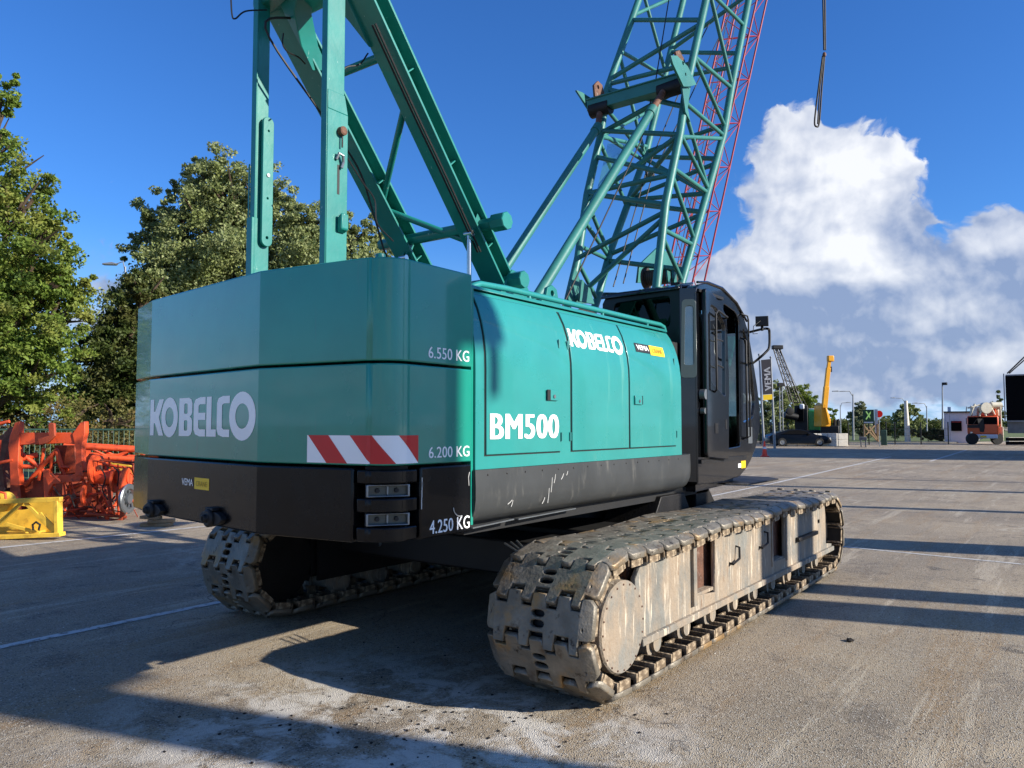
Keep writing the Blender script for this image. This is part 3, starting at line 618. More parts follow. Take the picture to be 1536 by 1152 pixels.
for z_, vend in ((3.33, 3.62), (2.92, 3.70)):
    a, b = onR(z_)+V(.03, 0, 0), onL(z_)+V(.03, 0, 0); a.y = vend; b.y = 5.05
    mb = MB().tube(a+V(0, .14, 0), b, .05, n=12).lathe(a, (0, 1, 0), [(0, .052), (.0, .07), (.008, .075), (.13, .075), (.15, .05)], 8); part(mb, 'gantry_cross_shaft', 'teal_steel', smooth=30)
# apex head with sheaves
mb = MB().bb((3.33, 3.86, 4.80), (3.66, 4.86, 5.06)); part(mb, 'gantry_head', 'teal_steel', bevel=.02)
for v_ in (3.95, 4.75):
    s = 1 if v_ < 4.3 else -1
    part(MB().prism([(3.40, v_+s*.09, 4.84), (3.40, v_+s*.36, 4.84), (3.46, v_+s*.22, 4.72), (3.60, v_+s*.13, 4.55), (3.74, v_+s*.09, 4.42)], (.16, 0, .06)), 'gusset', 'teal_steel', bevel=.006)
for i in range(6):
    part(MB().lathe((3.5, 4.05+i*.11, 5.2), (0, 1, 0), [(0, .17), (.012, .18), (.02, .15), (.035, .15), (.043, .18), (.055, .17)], 24), 'sheave', 'dark_steel', smooth=40)
part(MB().tube((3.5, 3.86, 5.2), (3.5, 4.86, 5.2), .04).bb((3.40, 3.88, 5.0), (3.6, 3.92, 5.28)).bb((3.40, 4.80, 5.0), (3.6, 4.84, 5.28)), 'sheave_axle', 'teal_steel')
# flat steel pendant posts standing in the counterweight
def post(v_, inner):
    u0 = 3.295 if inner else 3.315; wd = .145 if inner else .10; mb = MB().bb((u0, v_, 2.3), (u0+wd, v_+.04, 5.15)); mb.bb((u0-.012, v_-.006, 2.3), (u0+.0, v_+.05, 5.15))
    if inner: mb.bb((u0-.006, v_-.012, 2.3), (u0+.17, v_+.045, 3.80)).prism([(u0-.006, v_-.012, 3.80), (u0+.17, v_-.012, 3.80), (u0+.14, v_-.012, 3.93), (u0-.006, v_-.012, 3.93)], (0, .05, 0))
    else: mb.bb((u0-.03, v_-.005, 2.3), (u0+.115, v_+.06, 3.20)).bb((u0-.02, v_+.05, 3.2), (u0-.012, v_+.065, 3.6))
    return part(mb, 'rear_post', 'teal_steel', bevel=.004)
pR = post(3.95, True); pL = post(4.75, False)
part(MB().lathe((3.40, 3.938, 3.67), (0, -1, 0), [(0, .032), (.035, .03), (.04, .02), (.04, 0)], 18), 'pin', 'rusty_steel', pR)
part(MB().tube((3.40, 3.92, 3.64), (3.40, 3.92, 3.56), .006), 'split_pin', 'dark_steel', pR)
part(MB().add([(3.375, 3.9365, 3.24), (3.395, 3.9365, 3.24), (3.395, 3.9365, 3.44), (3.375, 3.9365, 3.44)], [(0, 1, 2, 3)]), 'slot', 'black_matt', pR)
part(MB().path([(3.36, 3.93, 3.47), (3.37, 3.915, 3.51), (3.40, 3.91, 3.50), (3.41, 3.92, 3.46), (3.40, 3.925, 3.42)], .011, 8), 'hook', 'galv', pR)
part(MB().prism([(3.375, 3.935, 2.98), (3.44, 3.935, 2.98), (3.44, 3.89, 3.0), (3.375, 3.89, 3.0)], (0, 0, .11)), 'stop_lug', 'teal_steel', pR, bevel=.01)
me = flat([rrect(3.345, 3.0, 3.43, 3.95, .04), ell(3.388, 3.06, .014, .014, 12), ell(3.388, 3.35, .011, .011, 12), ell(3.388, 3.85, .011, .011, 12)], .02, .003)
for v in me.vertices: v.co = V(v.co.x, 4.72+v.co.z, v.co.y)-ORG[pL.name]
link('link_plate', me, 'teal_steel', pL)
part(MB().tube((3.388, 4.70, 3.52), (3.388, 4.74, 3.52), .014), 'pin', 'galv', pL)
for k in range(2): part(MB().path(curve([onR(4.6)+V(-.10, -.08+.03*k, -.10), onR(4.1)+V(-.10, -.07+.03*k, -.09), onR(3.7)+V(-.115, -.09+.03*k, -.10), onR(3.2)+V(-.10, -.07+.03*k, -.09)]), .009, 6), 'hydraulic_hose', 'rubber', smooth=50)
for z_ in (3.45, 3.9, 4.2): part(MB().box(onR(z_)+gn*-.088, (.05, .07, .05), Matrix.Rotation(.86, 3, 'Y')), 'hose_clamp', 'dark_steel')
# chrome rams
for v_, z_ in ((4.07, 3.33), (4.87, 3.25)):
    t_ = (onR(z_)); a = V(t_.x-.10, v_-.18, z_-.08)
    part(MB().beam(a+V(.1, 0, .16), a+V(0, 0, -.06), .05, .012, side=(1, 0, 0)).beam(a+V(.1, .04, .16), a+V(0, .04, -.06), .05, .012, side=(1, 0, 0)), 'ram_bracket', 'teal_steel', bevel=.003)
    part(MB().tube(a+V(0, .02, 0), V(a.x+.02, a.y+.03, 2.3), .018).tube(a+V(0, -.02, -.01), a+V(0, .06, -.01), .024), 'ram', 'chrome', smooth=50)
# foot brackets and lifting eye at the gantry base
part(MB().prism([(4.98, 3.83, 2.55), (5.52, 3.83, 2.55), (5.50, 3.83, 2.80), (5.35, 3.83, 3.0), (5.20, 3.83, 3.02), (5.02, 3.83, 2.78)], (0, .03, 0)).prism([(4.98, 4.08, 2.55), (5.52, 4.08, 2.55), (5.50, 4.08, 2.80), (5.35, 4.08, 3.0), (5.20, 4.08, 3.02), (5.02, 4.08, 2.78)], (0, .03, 0)), 'foot_bracket', 'teal_steel', bevel=.005)
part(MB().prism([(4.98, 4.62, 2.55), (5.52, 4.62, 2.55), (5.50, 4.62, 2.80), (5.35, 4.62, 3.0), (5.20, 4.62, 3.02), (5.02, 4.62, 2.78)], (0, .03, 0)), 'foot_bracket', 'teal_steel', bevel=.005)
me = flat([[(5.42, 2.62), (5.78, 2.62), (5.78, 2.74), (5.72, 2.80), (5.69, 2.90), (5.62, 2.93), (5.55, 2.90), (5.52, 2.80), (5.46, 2.78)], ell(5.62, 2.86, .03, .03, 14)], .03, .004)
for v in me.vertices: v.co = V(v.co.x, 3.72+v.co.z, v.co.y)-ORG[crane.name]
link('lifting_eye', me, 'teal_steel', crane)
part(MB().bb((4.9, 3.66, 2.2), (5.9, 3.80, 2.66)).bb((4.9, 4.6, 2.2), (6.2, 4.9, 2.62)).bb((5.9, 3.62, 2.0), (7.2, 5.08, 2.35)), 'revolving_frame', 'teal_steel', bevel=.01)
# winch drums on the deck
for u_, r in ((6.3, .26), (6.95, .24)):
    dr = part(MB().lathe((u_, 3.75, 2.48), (0, 1, 0), [(0, r+.08), (.03, r+.08), (.03, r), (1.15, r), (1.15, r+.08), (1.18, r+.08)], 28), 'winch_drum', 'rope_wound', smooth=40)
# ---- lattice boom
v_R, v_L = 3.75, 4.95
def chordpts(px, v_): return [P(x, y, v=v_) for x, y in px]
CH = {'RR': chordpts([(1059, 0), (1030, 130), (1020, 200), (998, 307), (985, 428)], v_R), 'RL': chordpts([(958, 0), (911, 134), (900, 207), (881, 291), (867, 387), (853, 446)], v_L),
      'FR': chordpts([(1123, 0), (1097, 132), (1085, 203), (1062, 285), (1023, 422)], v_R), 'FL': chordpts([(1025, 0), (1000, 102), (968, 234), (914, 382), (897, 446)], v_L)}
for k, p in CH.items():
    v_ = p[0].y; topd = V(.40, 0, 1) if k[0] == 'R' else V(.46, 0, 1)
    ext = [p[0]+topd*h for h in (6.5, 4.4, 2.2)]; foot = V(7.5, v_, 1.95) if k[0] == 'R' else V(7.72, v_, 1.95); CH[k] = ext+p+[foot]
boom = part(MB().path(CH['RR'], .05, 12), 'boom', 'teal_boom', smooth=50, label='teal tubular lattice boom leaning forward')
for k in ('RL', 'FR', 'FL'): part(MB().path(CH[k], .05, 12), 'chord', 'teal_boom', boom, smooth=50)
def at_y(k, y):     # point of a chord that the survey picture shows at height y
    pts = CH[k]
    def py(q):
        d = q.x*FX+q.y*FY; dz = q.z-H; zc = d*cos(PT)+dz*sin(PT); return 576-F*(-d*sin(PT)+dz*cos(PT))/zc
    for a, b in zip(pts, pts[1:]):
        ya, yb = py(a), py(b)
        if ya <= y <= yb:
            lo, hi = 0, 1
            for _ in range(30):
                m = (lo+hi)/2
                if py(a.lerp(b, m)) < y: lo = m
                else: hi = m
            return a.lerp(b, lo)
    return pts[0] if y < 0 else pts[-1]
br = [('RR', 252, 'FR', 289), ('RR', 344, 'FR', 367), ('RR', 200, 'FR', 284), ('RR', 261, 'FR', 359), ('RR', 353, 'FR', 422), ('RR', 84, 'FR', 132), ('RR', -15, 'FR', 38), ('RR', -20, 'FR', 128), ('RR', 84, 'FR', 190),
      ('RR', 153, 'FR', 203), ('RR', 160, 'FR', 284), ('RL', 30, 'RR', 30), ('RL', 118, 'RR', 36), ('RL', 126, 'RR', 95), ('RL', 196, 'RR', 202), ('RL', 290, 'RR', 307), ('FL', 305, 'FR', 318), ('RL', 387, 'RR', 318), ('RL', 391, 'FL', 450),
      ('RR', 327, 'RL', 460), ('RL', 302, 'RR', 202), ('FL', 298, 'FR', 245), ('RL', 23, 'FL', -12), ('RL', 77, 'FL', 114), ('RL', -20, 'FL', 109), ('RL', 82, 'FL', 235), ('RL', 300, 'FL', 382), ('RL', 369, 'FL', 389), ('RL', 200, 'FL', 241), ('RL', 211, 'FL', 310),
      ('FL', 78, 'FR', 80), ('FL', 75, 'FR', -10), ('FL', 235, 'FR', 238), ('FL', 382, 'FR', 322), ('FL', 391, 'FR', 405), ('FL', 228, 'FR', 187), ('FL', 120, 'FR', 100), ('RL', 205, 'FL', 220), ('RL', 134, 'RR', 160), ('RR', 128, 'RL', 200), ('RL', 235, 'RR', 262), ('RR', 262, 'RL', 290), ('FL', 238, 'FR', 290), ('FR', 290, 'FL', 300), ('RL', 160, 'FL', 235), ('FL', 160, 'RL', 205), ('RR', 205, 'FR', 208), ('FL', 300, 'RR', 207), ('RL', 330, 'FL', 385)]
for a, ya, b, yb in br:
    part(MB().tube(at_y(a, ya), at_y(b, yb), .028 if (a[1] == b[1]) else .032, n=8), 'brace', 'teal_boom', boom, smooth=50)
# lacing of the length above, same pattern
def lerp_ch(k, i, t): return CH[k][i].lerp(CH[k][i+1], t)
for i in range(3):
    for a, b in (('RR', 'FR'), ('RL', 'FL'), ('RL', 'RR'), ('FL', 'FR')):
        part(MB().tube(lerp_ch(a, i, 0), lerp_ch(b, i, .5), .024, n=6).tube(lerp_ch(b, i, .5), lerp_ch(a, i, 1), .024, n=6), 'brace', 'teal_boom', boom)
# stop beam across the boom, with brackets
q0, q1 = P(898, 160, v=5.02), P(1018, 122, v=3.68); um = (q0.x+q1.x)/2; q0.x = q1.x = um; q0.z = q1.z = (q0.z+q1.z)/2
sbm = part(MB().beam(q0, q1, .15, .17, side=UP).beam(q0+V(0, 0, .075), q1+V(0, 0, .075), .02, .21, side=UP), 'stop_beam', 'teal_boom', bevel=.008)
def sideplate(px, v_, name, mt='teal_boom', th=.025, holes=(), parent=sbm):
    pts = [P(x, y, v=v_) for x, y in px]; hs = []
    for x, y, r in holes:
        c_ = P(x, y, v=v_); hs.append(ell(c_.x, c_.z, r, r, 12))
    me = flat([[(q.x, q.z) for q in pts]]+hs, th, .002)
    for v in me.vertices: v.co = V(v.co.x, v_+v.co.z, v.co.y)-ORG[parent.name]
    return link(name, me, mt, parent)
sideplate([(1005, 84), (1014, 84), (1030, 100), (1043, 127), (1033, 130), (1024, 130), (1008, 96)], 3.66, 'bracket', holes=((1023, 95, .028), (1027, 112, .022)))
sideplate([(1012, 78), (1018, 76), (1026, 92), (1024, 100), (1016, 94)], 3.86, 'bracket', 'rusty_steel')
sideplate([(864, 136), (872, 139), (889, 150), (894, 160), (895, 176), (891, 178)], 5.08, 'bracket', holes=((878, 147, .02),))
sideplate([(890, 128), (896, 122), (902, 128), (905, 140), (900, 152), (892, 150)], 4.95, 'bracket', 'rusty_steel', holes=((896, 131, .03),))
for a_, b_ in ((q1+V(0, .35, -.05), q1+V(-.02, .02, -.05)), (q0+V(0, -.30, -.05), q0+V(0, -.02, -.05))): part(MB().tube(a_, b_, .10, n=14), 'pivot_barrel', 'dark_steel', sbm, smooth=50)
sideplate([(1022, 128), (1034, 128), (1030, 160), (1034, 182), (1027, 168)], 3.70, 'gusset', th=.02)
# tubular boom backstops
for v_, (bx, by), (cx, cy), (tx, ty), zend in ((3.95, (808, 442), (975, 170), (993, 136), 2.45), (4.85, (758, 402), (893, 196), (908, 172), 2.45)):
    b_, c_, t_ = P(bx, by, v=v_), P(cx, cy, v=v_), P(tx, ty, v=v_); d_ = (c_-b_).normalized(); b0 = b_-d_*((b_.z-zend)/d_.z)
    bs = part(MB().tube(b0, c_, .052, n=16).tube(c_-d_*.02, c_+d_*.11, .062, n=16), 'boom_backstop', 'teal_boom', smooth=50)
    part(MB().tube(c_+d_*.1, V(um-.02, v_, q0.z-.04), .04, n=12), 'inner_rod', 'rusty_steel', bs, smooth=50)
    part(MB().tube(b_-V(0, .09, 0)-d_*.12, b_+V(0, .09, 0)-d_*.12, .035), 'pivot_pin', 'dark_steel', bs)
# boom hoist and load ropes
ropes = [[P(1008, -30, v=4.3), P(984, 118, v=4.2), P(962, 210, v=4.2), V(6.4, 4.2, 2.7)], [P(1098, -30, v=4.35), P(1051, 60, v=4.35), P(968, 262, v=4.35), P(920, 430, v=4.35)], [P(1120, -30, v=4.5), P(978, 265, v=4.25), P(935, 425, v=4.25)]]
for r_ in ropes: part(MB().path(r_, .0085, 6), 'hoist_rope', 'cable')
for x, y in ((970, 258), (980, 265)): c_ = P(x, y, v=4.3); part(MB().sphere(c_, V(.02, .02, .06), 6), 'rope_clamp', 'dark_steel')
part(MB().path(curve([V(3.55, 4.62, 4.75), P(398, 42, v=4.55), P(478, 165, v=4.5), P(536, 250, v=4.6), P(560, 320, v=4.62), P(575, 372, v=4.6), P(585, 395, v=4.6)]), .009, 6), 'hoist_rope', 'cable')
for pts in ([(346, -10), (348, 22), (353, 28), (368, 17), (400, 15)], [(425, 50), (424, 66), (432, 78), (448, 86), (458, 96)], [(520, 5), (534, 20), (548, 42), (553, 60)], [(552, 80), (540, 96), (522, 100), (515, 104)], [(520, 235), (545, 275), (562, 300), (566, 335), (590, 362)]):
    part(MB().path(curve([P(x, y, v=4.1 if x > 500 else 4.7) for x, y in pts]), .006, 5), 'electric_cable', 'black_matt')
# drum at the boom foot above the cab roof
mb = MB().lathe(P(968, 418, v=4.35), (0, -1, 0), [(0, .14), (.03, .14), (.03, .10), (.42, .10), (.42, .14), (.45, .14)], 20); part(mb, 'boom_winch', 'rope_wound', boom, smooth=40)
sideplate([(955, 424), (1012, 424), (1005, 380), (985, 372), (958, 398)], 4.52, 'winch_plate', parent=boom)
for dx in (0, 9): sideplate([(1001+dx, 424), (1005+dx, 424), (1004+dx, 408), (1000+dx, 406)], 3.9, 'bracket', 'teal_boom', parent=boom, th=.02)
sideplate([(850, 455), (880, 455), (873, 432), (862, 402), (855, 425)], 4.86, 'foot_plate', parent=boom)
sideplate([(868, 452), (890, 456), (884, 434), (872, 420)], 4.6, 'foot_plate', parent=boom)
# rope guard netting inside the rear face
mb = MB()
for i in range(26):
    t = i/25; a_ = at_y('RL', 205).lerp(at_y('RR', 205), .05+.36*t)+V(.12, 0, -.05); b_ = at_y('RL', 290).lerp(at_y('RR', 290), .05+.30*t)+V(.12, 0, .45*t)
    mb.tube(a_, b_, .0028, n=4)
part(mb, 'rope_guard', 'teal_boom', boom)
# ---- crawler tracks
TC = [4.26, 9.26]; TRr = .435; TZr = .475
def loop_pts():
    pts = []
    for i in range(25): a = pi/2+pi*i/24; pts.append((TC[0]+TRr*cos(a), TZr+TRr*sin(a)))
    pts.append((TC[0]+.9, TZr-TRr)); pts.append((TC[1]-.9, TZr-TRr))
    for i in range(25): a = -pi/2+pi*i/24; pts.append((TC[1]+TRr*cos(a), TZr+.01+TRr*sin(a)))
    for i in range(1, 40):
        t = i/40; x = TC[1]+(TC[0]-TC[1])*t; sag = .0
        z = TZr+TRr+.012-.03*abs(sin(pi*t*3))+.02*sin(pi*t); pts.append((x, z))
    return pts
LP = loop_pts(); LP.append(LP[0]); LD = walk(LP)
def loop_at(s):
    s %= LD[-1]; i = max(0, min(len(LP)-2, int(np.searchsorted(LD, s))-1)); a, b = LP[i], LP[i+1]; t = (s-LD[i])/max(1e-9, LD[i+1]-LD[i]); return a[0]+(b[0]-a[0])*t, a[1]+(b[1]-a[1])*t
NSH = 50; PIT = LD[-1]/NSH
def shoe_mesh():
    h = PIT/2; W = .375; a = h*.52; b = h+.030; c = h-.062
    # outline in (along, across); tabs of one side mate with the notches of the next shoe
    up = [(-W, -h+.035), (-W, h*.62), (-W+.02, h*.74), (-.295, h*.76), (-.29, b), (-.225, b), (-.215, c), (-.108, c), (-.098, b), (-.047, b), (-.037, c), (.068, c), (.078, b), (.133, b), (.143, c), (.247, c), (.257, b), (.30, b), (.305, h*.56), (W-.02, h*.6), (W, h*.42), (W, -h+.01),
          (W-.02, -h-.02), (.32, -h-.02), (.31, -c-.01), (.24, -c-.01), (.23, -b+.01), (.16, -b+.01), (.15, -c), (.07, -c), (.06, -b+.01), (-.02, -b+.01), (-.03, -c), (-.11, -c), (-.12, -b+.01), (-.20, -b+.01), (-.21, -c), (-.30, -c), (-.31, -h+.01)]
    NX = ((-.300, -.215), (-.125, -.205), (-.115, -.035), (.055, -.025), (.065, .145), (.235, .155), (.245, .305))
    up = [(x, y) for x, y in up]
    holes = [ell(.018, .024, .056, .028, 10, .75), ell(.018, -.036, .054, .026, 10, .75), ell(.325, .02, .010, .018, 6), ell(-.335, .0, .010, .018, 6)]
    me = flat([up]+holes, .026, .006); bm = bmesh.new(); bm.from_mesh(me)
    for k in (-.34, -.305, .305, .34): bmesh.ops.bisect_plane(bm, geom=bm.verts[:]+bm.edges[:]+bm.faces[:], plane_co=(k, 0, 0), plane_no=(1, 0, 0))
    for v in bm.verts:
        x, y, z = v.co; z -= .055*max(0, (abs(x)-.30)/.075)**1.3*.6; v.co = V(y, x, z)     # along -> x, across -> y, outward -> z
    bm.to_mesh(me); bm.free()
    mb = MB()
    for x in (-.33, -.19, .19, .33): mb.bb((-h*.8, x-.010, -.065), (h*.72, x+.010, -.012))
    mb.bb((-h*.82, -.34, -.06), (-h*.66, .34, -.012)).bb((h*.5, -.34, -.055), (h*.62, .34, -.012))
    for s in (-1, 1): mb.prism([(-.05, s*.09-.02, -.012), (.05, s*.09-.02, -.012), (.025, s*.09-.02, -.15), (-.025, s*.09-.02, -.15)], (0, .04, 0))
    mb.bb((-.085, -.03, -.05), (.085, .06, -.035), mi=1)  # black block makes the holes above it look deep in shade
    mb.bb((-h*1.02, -.30, -.052), (h*1.02, .30, -.046), mi=1)  # black backing sheet stands in for shade in the gaps between shoes
    for x in (-.362, .356): mb.bb((-h*.62, x, -.105), (h*.40, x+.007, -.03))
    mb.bb((-h*.66, .20, -.068), (h*.50, .356, -.03), mi=1).bb((-h*.66, -.356, -.068), (h*.50, -.20, -.03), mi=1)  # pocket floors painted black in place of the shade inside them
    for s_ in (-1, 1): mb.bb((-h*.82, s_*.19, -.10), (-h*.66, s_*.362, -.03)).bb((h*.5, s_*.19, -.095), (h*.62, s_*.355, -.03)).bb((-h*.8, s_*.185, -.095), (h*.6, s_*.20, -.03))
    o = mb.build('rib_tmp', ['track_under', 'black_matt'], None); m2 = o.data
    bm = bmesh.new(); bm.from_mesh(me); n0 = len(bm.faces); bm.from_mesh(m2); bm.faces.ensure_lookup_table()
    for i, f in enumerate(bm.faces): f.material_index = 0 if i < n0 else f.material_index+1
    out = bpy.data.meshes.new('track_shoe'); bm.to_mesh(out); bm.free(); bpy.data.objects.remove(o); return out
SHOE = shoe_mesh()
def shoemat():
    # every shoe keeps its own wear: noise follows the object's random number
    m = MATS['track_steel']; t = NT(m.node_tree); oi = t.n('ShaderNodeObjectInfo').outputs['Random']; tc = [n for n in m.node_tree.nodes if n.type == 'TEX_COORD'][0]
    add = t.n('ShaderNodeVectorMath', operation='ADD'); sc = t.math('MULTIPLY', oi, 40); cx = t.n('ShaderNodeCombineXYZ'); t.l(sc, cx.inputs[0]); t.l(sc, cx.inputs[1])
    for lk in [l for l in m.node_tree.links if l.from_node == tc]:
        t.l(add.outputs[0], lk.to_socket)
    t.l(tc.outputs['Object'], add.inputs[0]); t.l(cx.outputs[0], add.inputs[1])
shoemat()
def track(vc, outer, phase):
    s = -1 if outer < vc else 1; fv = vc+s*.27      # face of the side plate
    hole1 = [(5.50, .42), (5.92, .38), (5.92, .80), (5.50, .82)]; hole2 = [(7.32, .42), (7.72, .40), (7.72, .83), (7.32, .83)]
    outl = [(4.62, .27), (9.42, .26), (9.44, .33), (9.20, .36), (9.20, .70), (9.16, .84), (7.0, .875), (5.2, .86), (4.68, .82), (4.56, .70), (4.56, .35)]
    me = flat([outl, hole1, hole2], .03, .003)
    for v in me.vertices: v.co = V(v.co.x, fv+v.co.z, v.co.y)-ORG[crane.name]
    fr = link('track_frame', me, 'muddy_frame', crane); fr['label'] = 'mud caked track frame on the near right side' if s < 0 else 'shaded track frame on the far left side'
    def sp(mb, nm, mt, **k): return part(mb, nm, mt, fr, **k)
    sp(MB().bb((4.60, fv-s*.017, .26), (9.43, fv+s*.05, .31)).bb((4.70, fv-s*.02, .862), (9.15, fv+s*.03, .885)), 'flange', 'muddy_frame', bevel=.006)
    sp(MB().bb((4.6, vc-.20, .30), (9.1, vc+.18, .80)).bb((4.62, vc-s*.27-.015, .27), (9.3, vc-s*.27+.015, .84)), 'box_beam', 'rusty_steel' if s < 0 else 'black_matt')  # far beam coloured black to stand in for the shade there
    for a_, b_ in (((5.44, fv-.01, .36), (5.50, fv+s*.045, .84)), ((7.72, fv-.01, .38), (7.75, fv+s*.03, .86)), ((7.29, fv-.01, .38), (7.32, fv+s*.03, .86))): sp(MB().bb(a_, b_), 'stiffener', 'muddy_frame', bevel=.004)
    sp(MB().bb((5.50, fv-s*.30, .40), (5.92, fv, .425)).bb((7.32, fv-s*.30, .40), (7.72, fv, .42)), 'pocket_floor', 'muddy_frame')
    for u_, z_ in ((6.22, .62), (6.95, .66)):
        sp(MB().path([(u_, fv, z_-.05), (u_, fv+s*.05, z_-.06), (u_+.14, fv+s*.055, z_-.03), (u_+.15, fv+s*.05, z_+.06), (u_+.15, fv, z_+.07)], .010, 6), 'step_rung', 'dark_steel', smooth=50)
    sp(MB().bb((8.05, fv, .52), (8.75, fv+s*.06, .56)), 'step_bar', 'dark_steel', bevel=.006)
    sp(MB().bb((8.88, fv+s*.01, .62), (8.96, fv+s*.018, .66)), 'plug', 'black_matt')
    # round end covers and the toothed wheels behind them
    sp(MB().lathe((4.33, fv-s*.01, .445), (0, s, 0), [(0, .285), (.05, .285), (.062, .275), (.062, 0)], 40), 'end_cover', 'muddy_frame', smooth=30)
    mbb = MB()
    for i in range(20):
        a = 2*pi*i/20; mbb.sphere((4.33+.262*cos(a), fv+s*.053, .445+.262*sin(a)), .007, 4)
    sp(mbb, 'cover_bolts', 'rusty_steel')
    for cu_, nm in ((TC[0], 'sprocket'), (TC[1], 'idler')):
        mb = MB().lathe((cu_, vc-.20, .475), (0, 1, 0), [(0, .30), (.0, .34), (.1, .34), (.1, .28), (.3, .28), (.3, .34), (.4, .34), (.4, .30)], 32)
        for i in range(12):
            a = 2*pi*i/12
            for w in (-.15, .15): mb.box((cu_+.345*cos(a), vc+w, .475+.345*sin(a)), (.09, .07, .05), Matrix.Rotation(-a, 3, 'Y'))
        sp(mb, nm, 'dark_steel' if s > 0 else 'track_under', smooth=40)
    sp(MB().bb((9.0, vc-.24, .40), (9.45, vc-.18, .56)).bb((9.0, vc+.18, .40), (9.45, vc+.24, .56)), 'idler_fork', 'dark_steel')
    for i in range(9):
        u_ = 4.95+i*.5; sp(MB().lathe((u_, vc-.25, .20), (0, 1, 0), [(0, .06), (.03, .06), (.03, .11), (.12, .11), (.12, .08), (.38, .08), (.38, .11), (.47, .11), (.47, .06), (.50, .06)], 18), 'bottom_roller', 'muddy_frame', smooth=40)
    for u_ in (5.6, 6.9, 8.2): sp(MB().lathe((u_, vc-.15, .83), (0, 1, 0), [(0, .06), (.3, .06)], 14), 'top_roller', 'dark_steel', smooth=40)
    first = None
    for i in range(NSH):
        sA_ = phase+i*PIT; x0, z0 = loop_at(sA_-PIT*.42); x1, z1 = loop_at(sA_+PIT*.42); xm, zm = loop_at(sA_); d = V(x1-x0, 0, z1-z0).normalized(); n = V(d.z, 0, -d.x)
        if n.dot(V(xm-min(max(xm, TC[0]), TC[1]), 0, zm-.475)) < 0: n = -n
        y = n.cross(d)
        if first is None:
            o = bpy.data.objects.new('track_shoe', SHOE)
            if not SHOE.materials: SHOE.materials.append(MATS['track_steel']); SHOE.materials.append(MATS['track_under']); SHOE.materials.append(MATS['black_matt'])
            first = o
        else: o = first.copy()
        COL.objects.link(o); o.parent = fr; ORG[o.name] = ORG[crane.name]
        c_ = V((x0+x1)/2*.5+xm*.5, vc, (z0+z1)/2*.5+zm*.5)+n*.0-ORG[crane.name]
        M = Matrix((d, y, n)).transposed().to_4x4(); M.translation = c_; o.matrix_local = M @ Matrix.Rotation(random.uniform(-.012, .012), 4, 'Y')
    return fr
trR = track(2.65, 2.2, .10); trL = track(5.98, 6.4, .02); trL.location.x += .10
# ---- carbody between the tracks
part(MB().bb((5.6, 3.0, .45), (7.9, 5.7, .82)).lathe((6.75, 4.35, .82), UP, [(0, .8), (.22, .78)], 36), 'carbody', 'black_matt', bevel=.02)
for u_ in (5.0, 8.1): part(MB().bb((u_, 2.9, .5), (u_+.5, 5.8, .78)), 'axle_beam', 'black_matt', bevel=.02)
part(MB().prism([(7.3, 3.1, .80), (7.9, 3.1, .80), (7.55, 3.1, 1.12), (7.3, 3.1, 1.12)], (0, .5, 0)).prism([(6.2, 3.05, .80), (7.1, 3.05, .80), (6.9, 3.05, 1.06), (6.4, 3.05, 1.06)], (0, .5, 0)), 'frame_bracket', 'dark_steel', bevel=.008)
for i in range(3): a_ = P(757+i*9, 815+i*(-2), v=3.35); b_ = P(776+i*7, 827, v=3.20); part(MB().tube(a_, b_, .007), 'hydraulic_pipe', 'galv')
part(MB().tube((5.0, 5.2, .62), (5.3, 5.0, .62), .03).bb((5.2, 4.3, .7), (5.3, 4.5, .73)), 'hydraulic_motor', 'galv')
# ================================================================== GROUND AND MARKINGS
def struct(mb, name, mt, **k):
    o = mb.build(name, mt, **k); o['kind'] = 'structure'; return o
struct(MB().add([(-3000, -3000, 0), (3000, -3000, 0), (3000, 3000, 0), (-3000, 3000, 0)], [(0, 1, 2, 3)]), 'ground', 'asphalt')
def groundline(p, q, w, z=.004):
    p, q = Vector(p), Vector(q); d = (q-p).normalized(); n = V(-d.y, d.x, 0)*w/2; return [V(a.x, a.y, z) for a in (p-n, q-n, q+n, p+n)]
mb = MB()
for (a, b, w_) in (((-150, 1002), (560, 856), .10), ((-60, 828), (420, 778), .10), ((880, 783), (1165, 724), .09), ((1165, 724), (1336, 685), .12), ((1262, 820), (1640, 857), .07), ((1395, 692), (1450, 675), .12), ((1500, 652), (1330, 660), .3)):
    mb.add(groundline(G(*a), G(*b), w_), [(0, 1, 2, 3)])
struct(mb, 'parking_lines', 'road_paint')
gp = [G(x, y) for x, y in ((1262, 662.0), (1300, 663.5), (1420, 663), (1640, 660), (1640, 646), (1240, 646), (1100, 650), (1100, 661))]
struct(MB().add([V(q.x, q.y, .006) for q in gp], [tuple(range(8))]), 'verge', 'grass_mat')
q = [P(x, y, d=d) for x, y, d in ((-700, 640, 19.5), (640, 640, 19.5), (640, 640, 90), (-900, 640, 90))]
struct(MB().add([V(k.x, k.y, .006) for k in q], [(0, 1, 2, 3)]), 'verge', 'grass_mat')
# kerb at the far end of the yard
mb = MB(); a, b = G(1272, 664.6), G(1436, 664.6); mb.beam(a+V(0, 0, .06), b+V(0, 0, .06), .3, .12, side=RIGHT.cross(UP)); struct(mb, 'kerb', 'concrete_grey', bevel=.02)
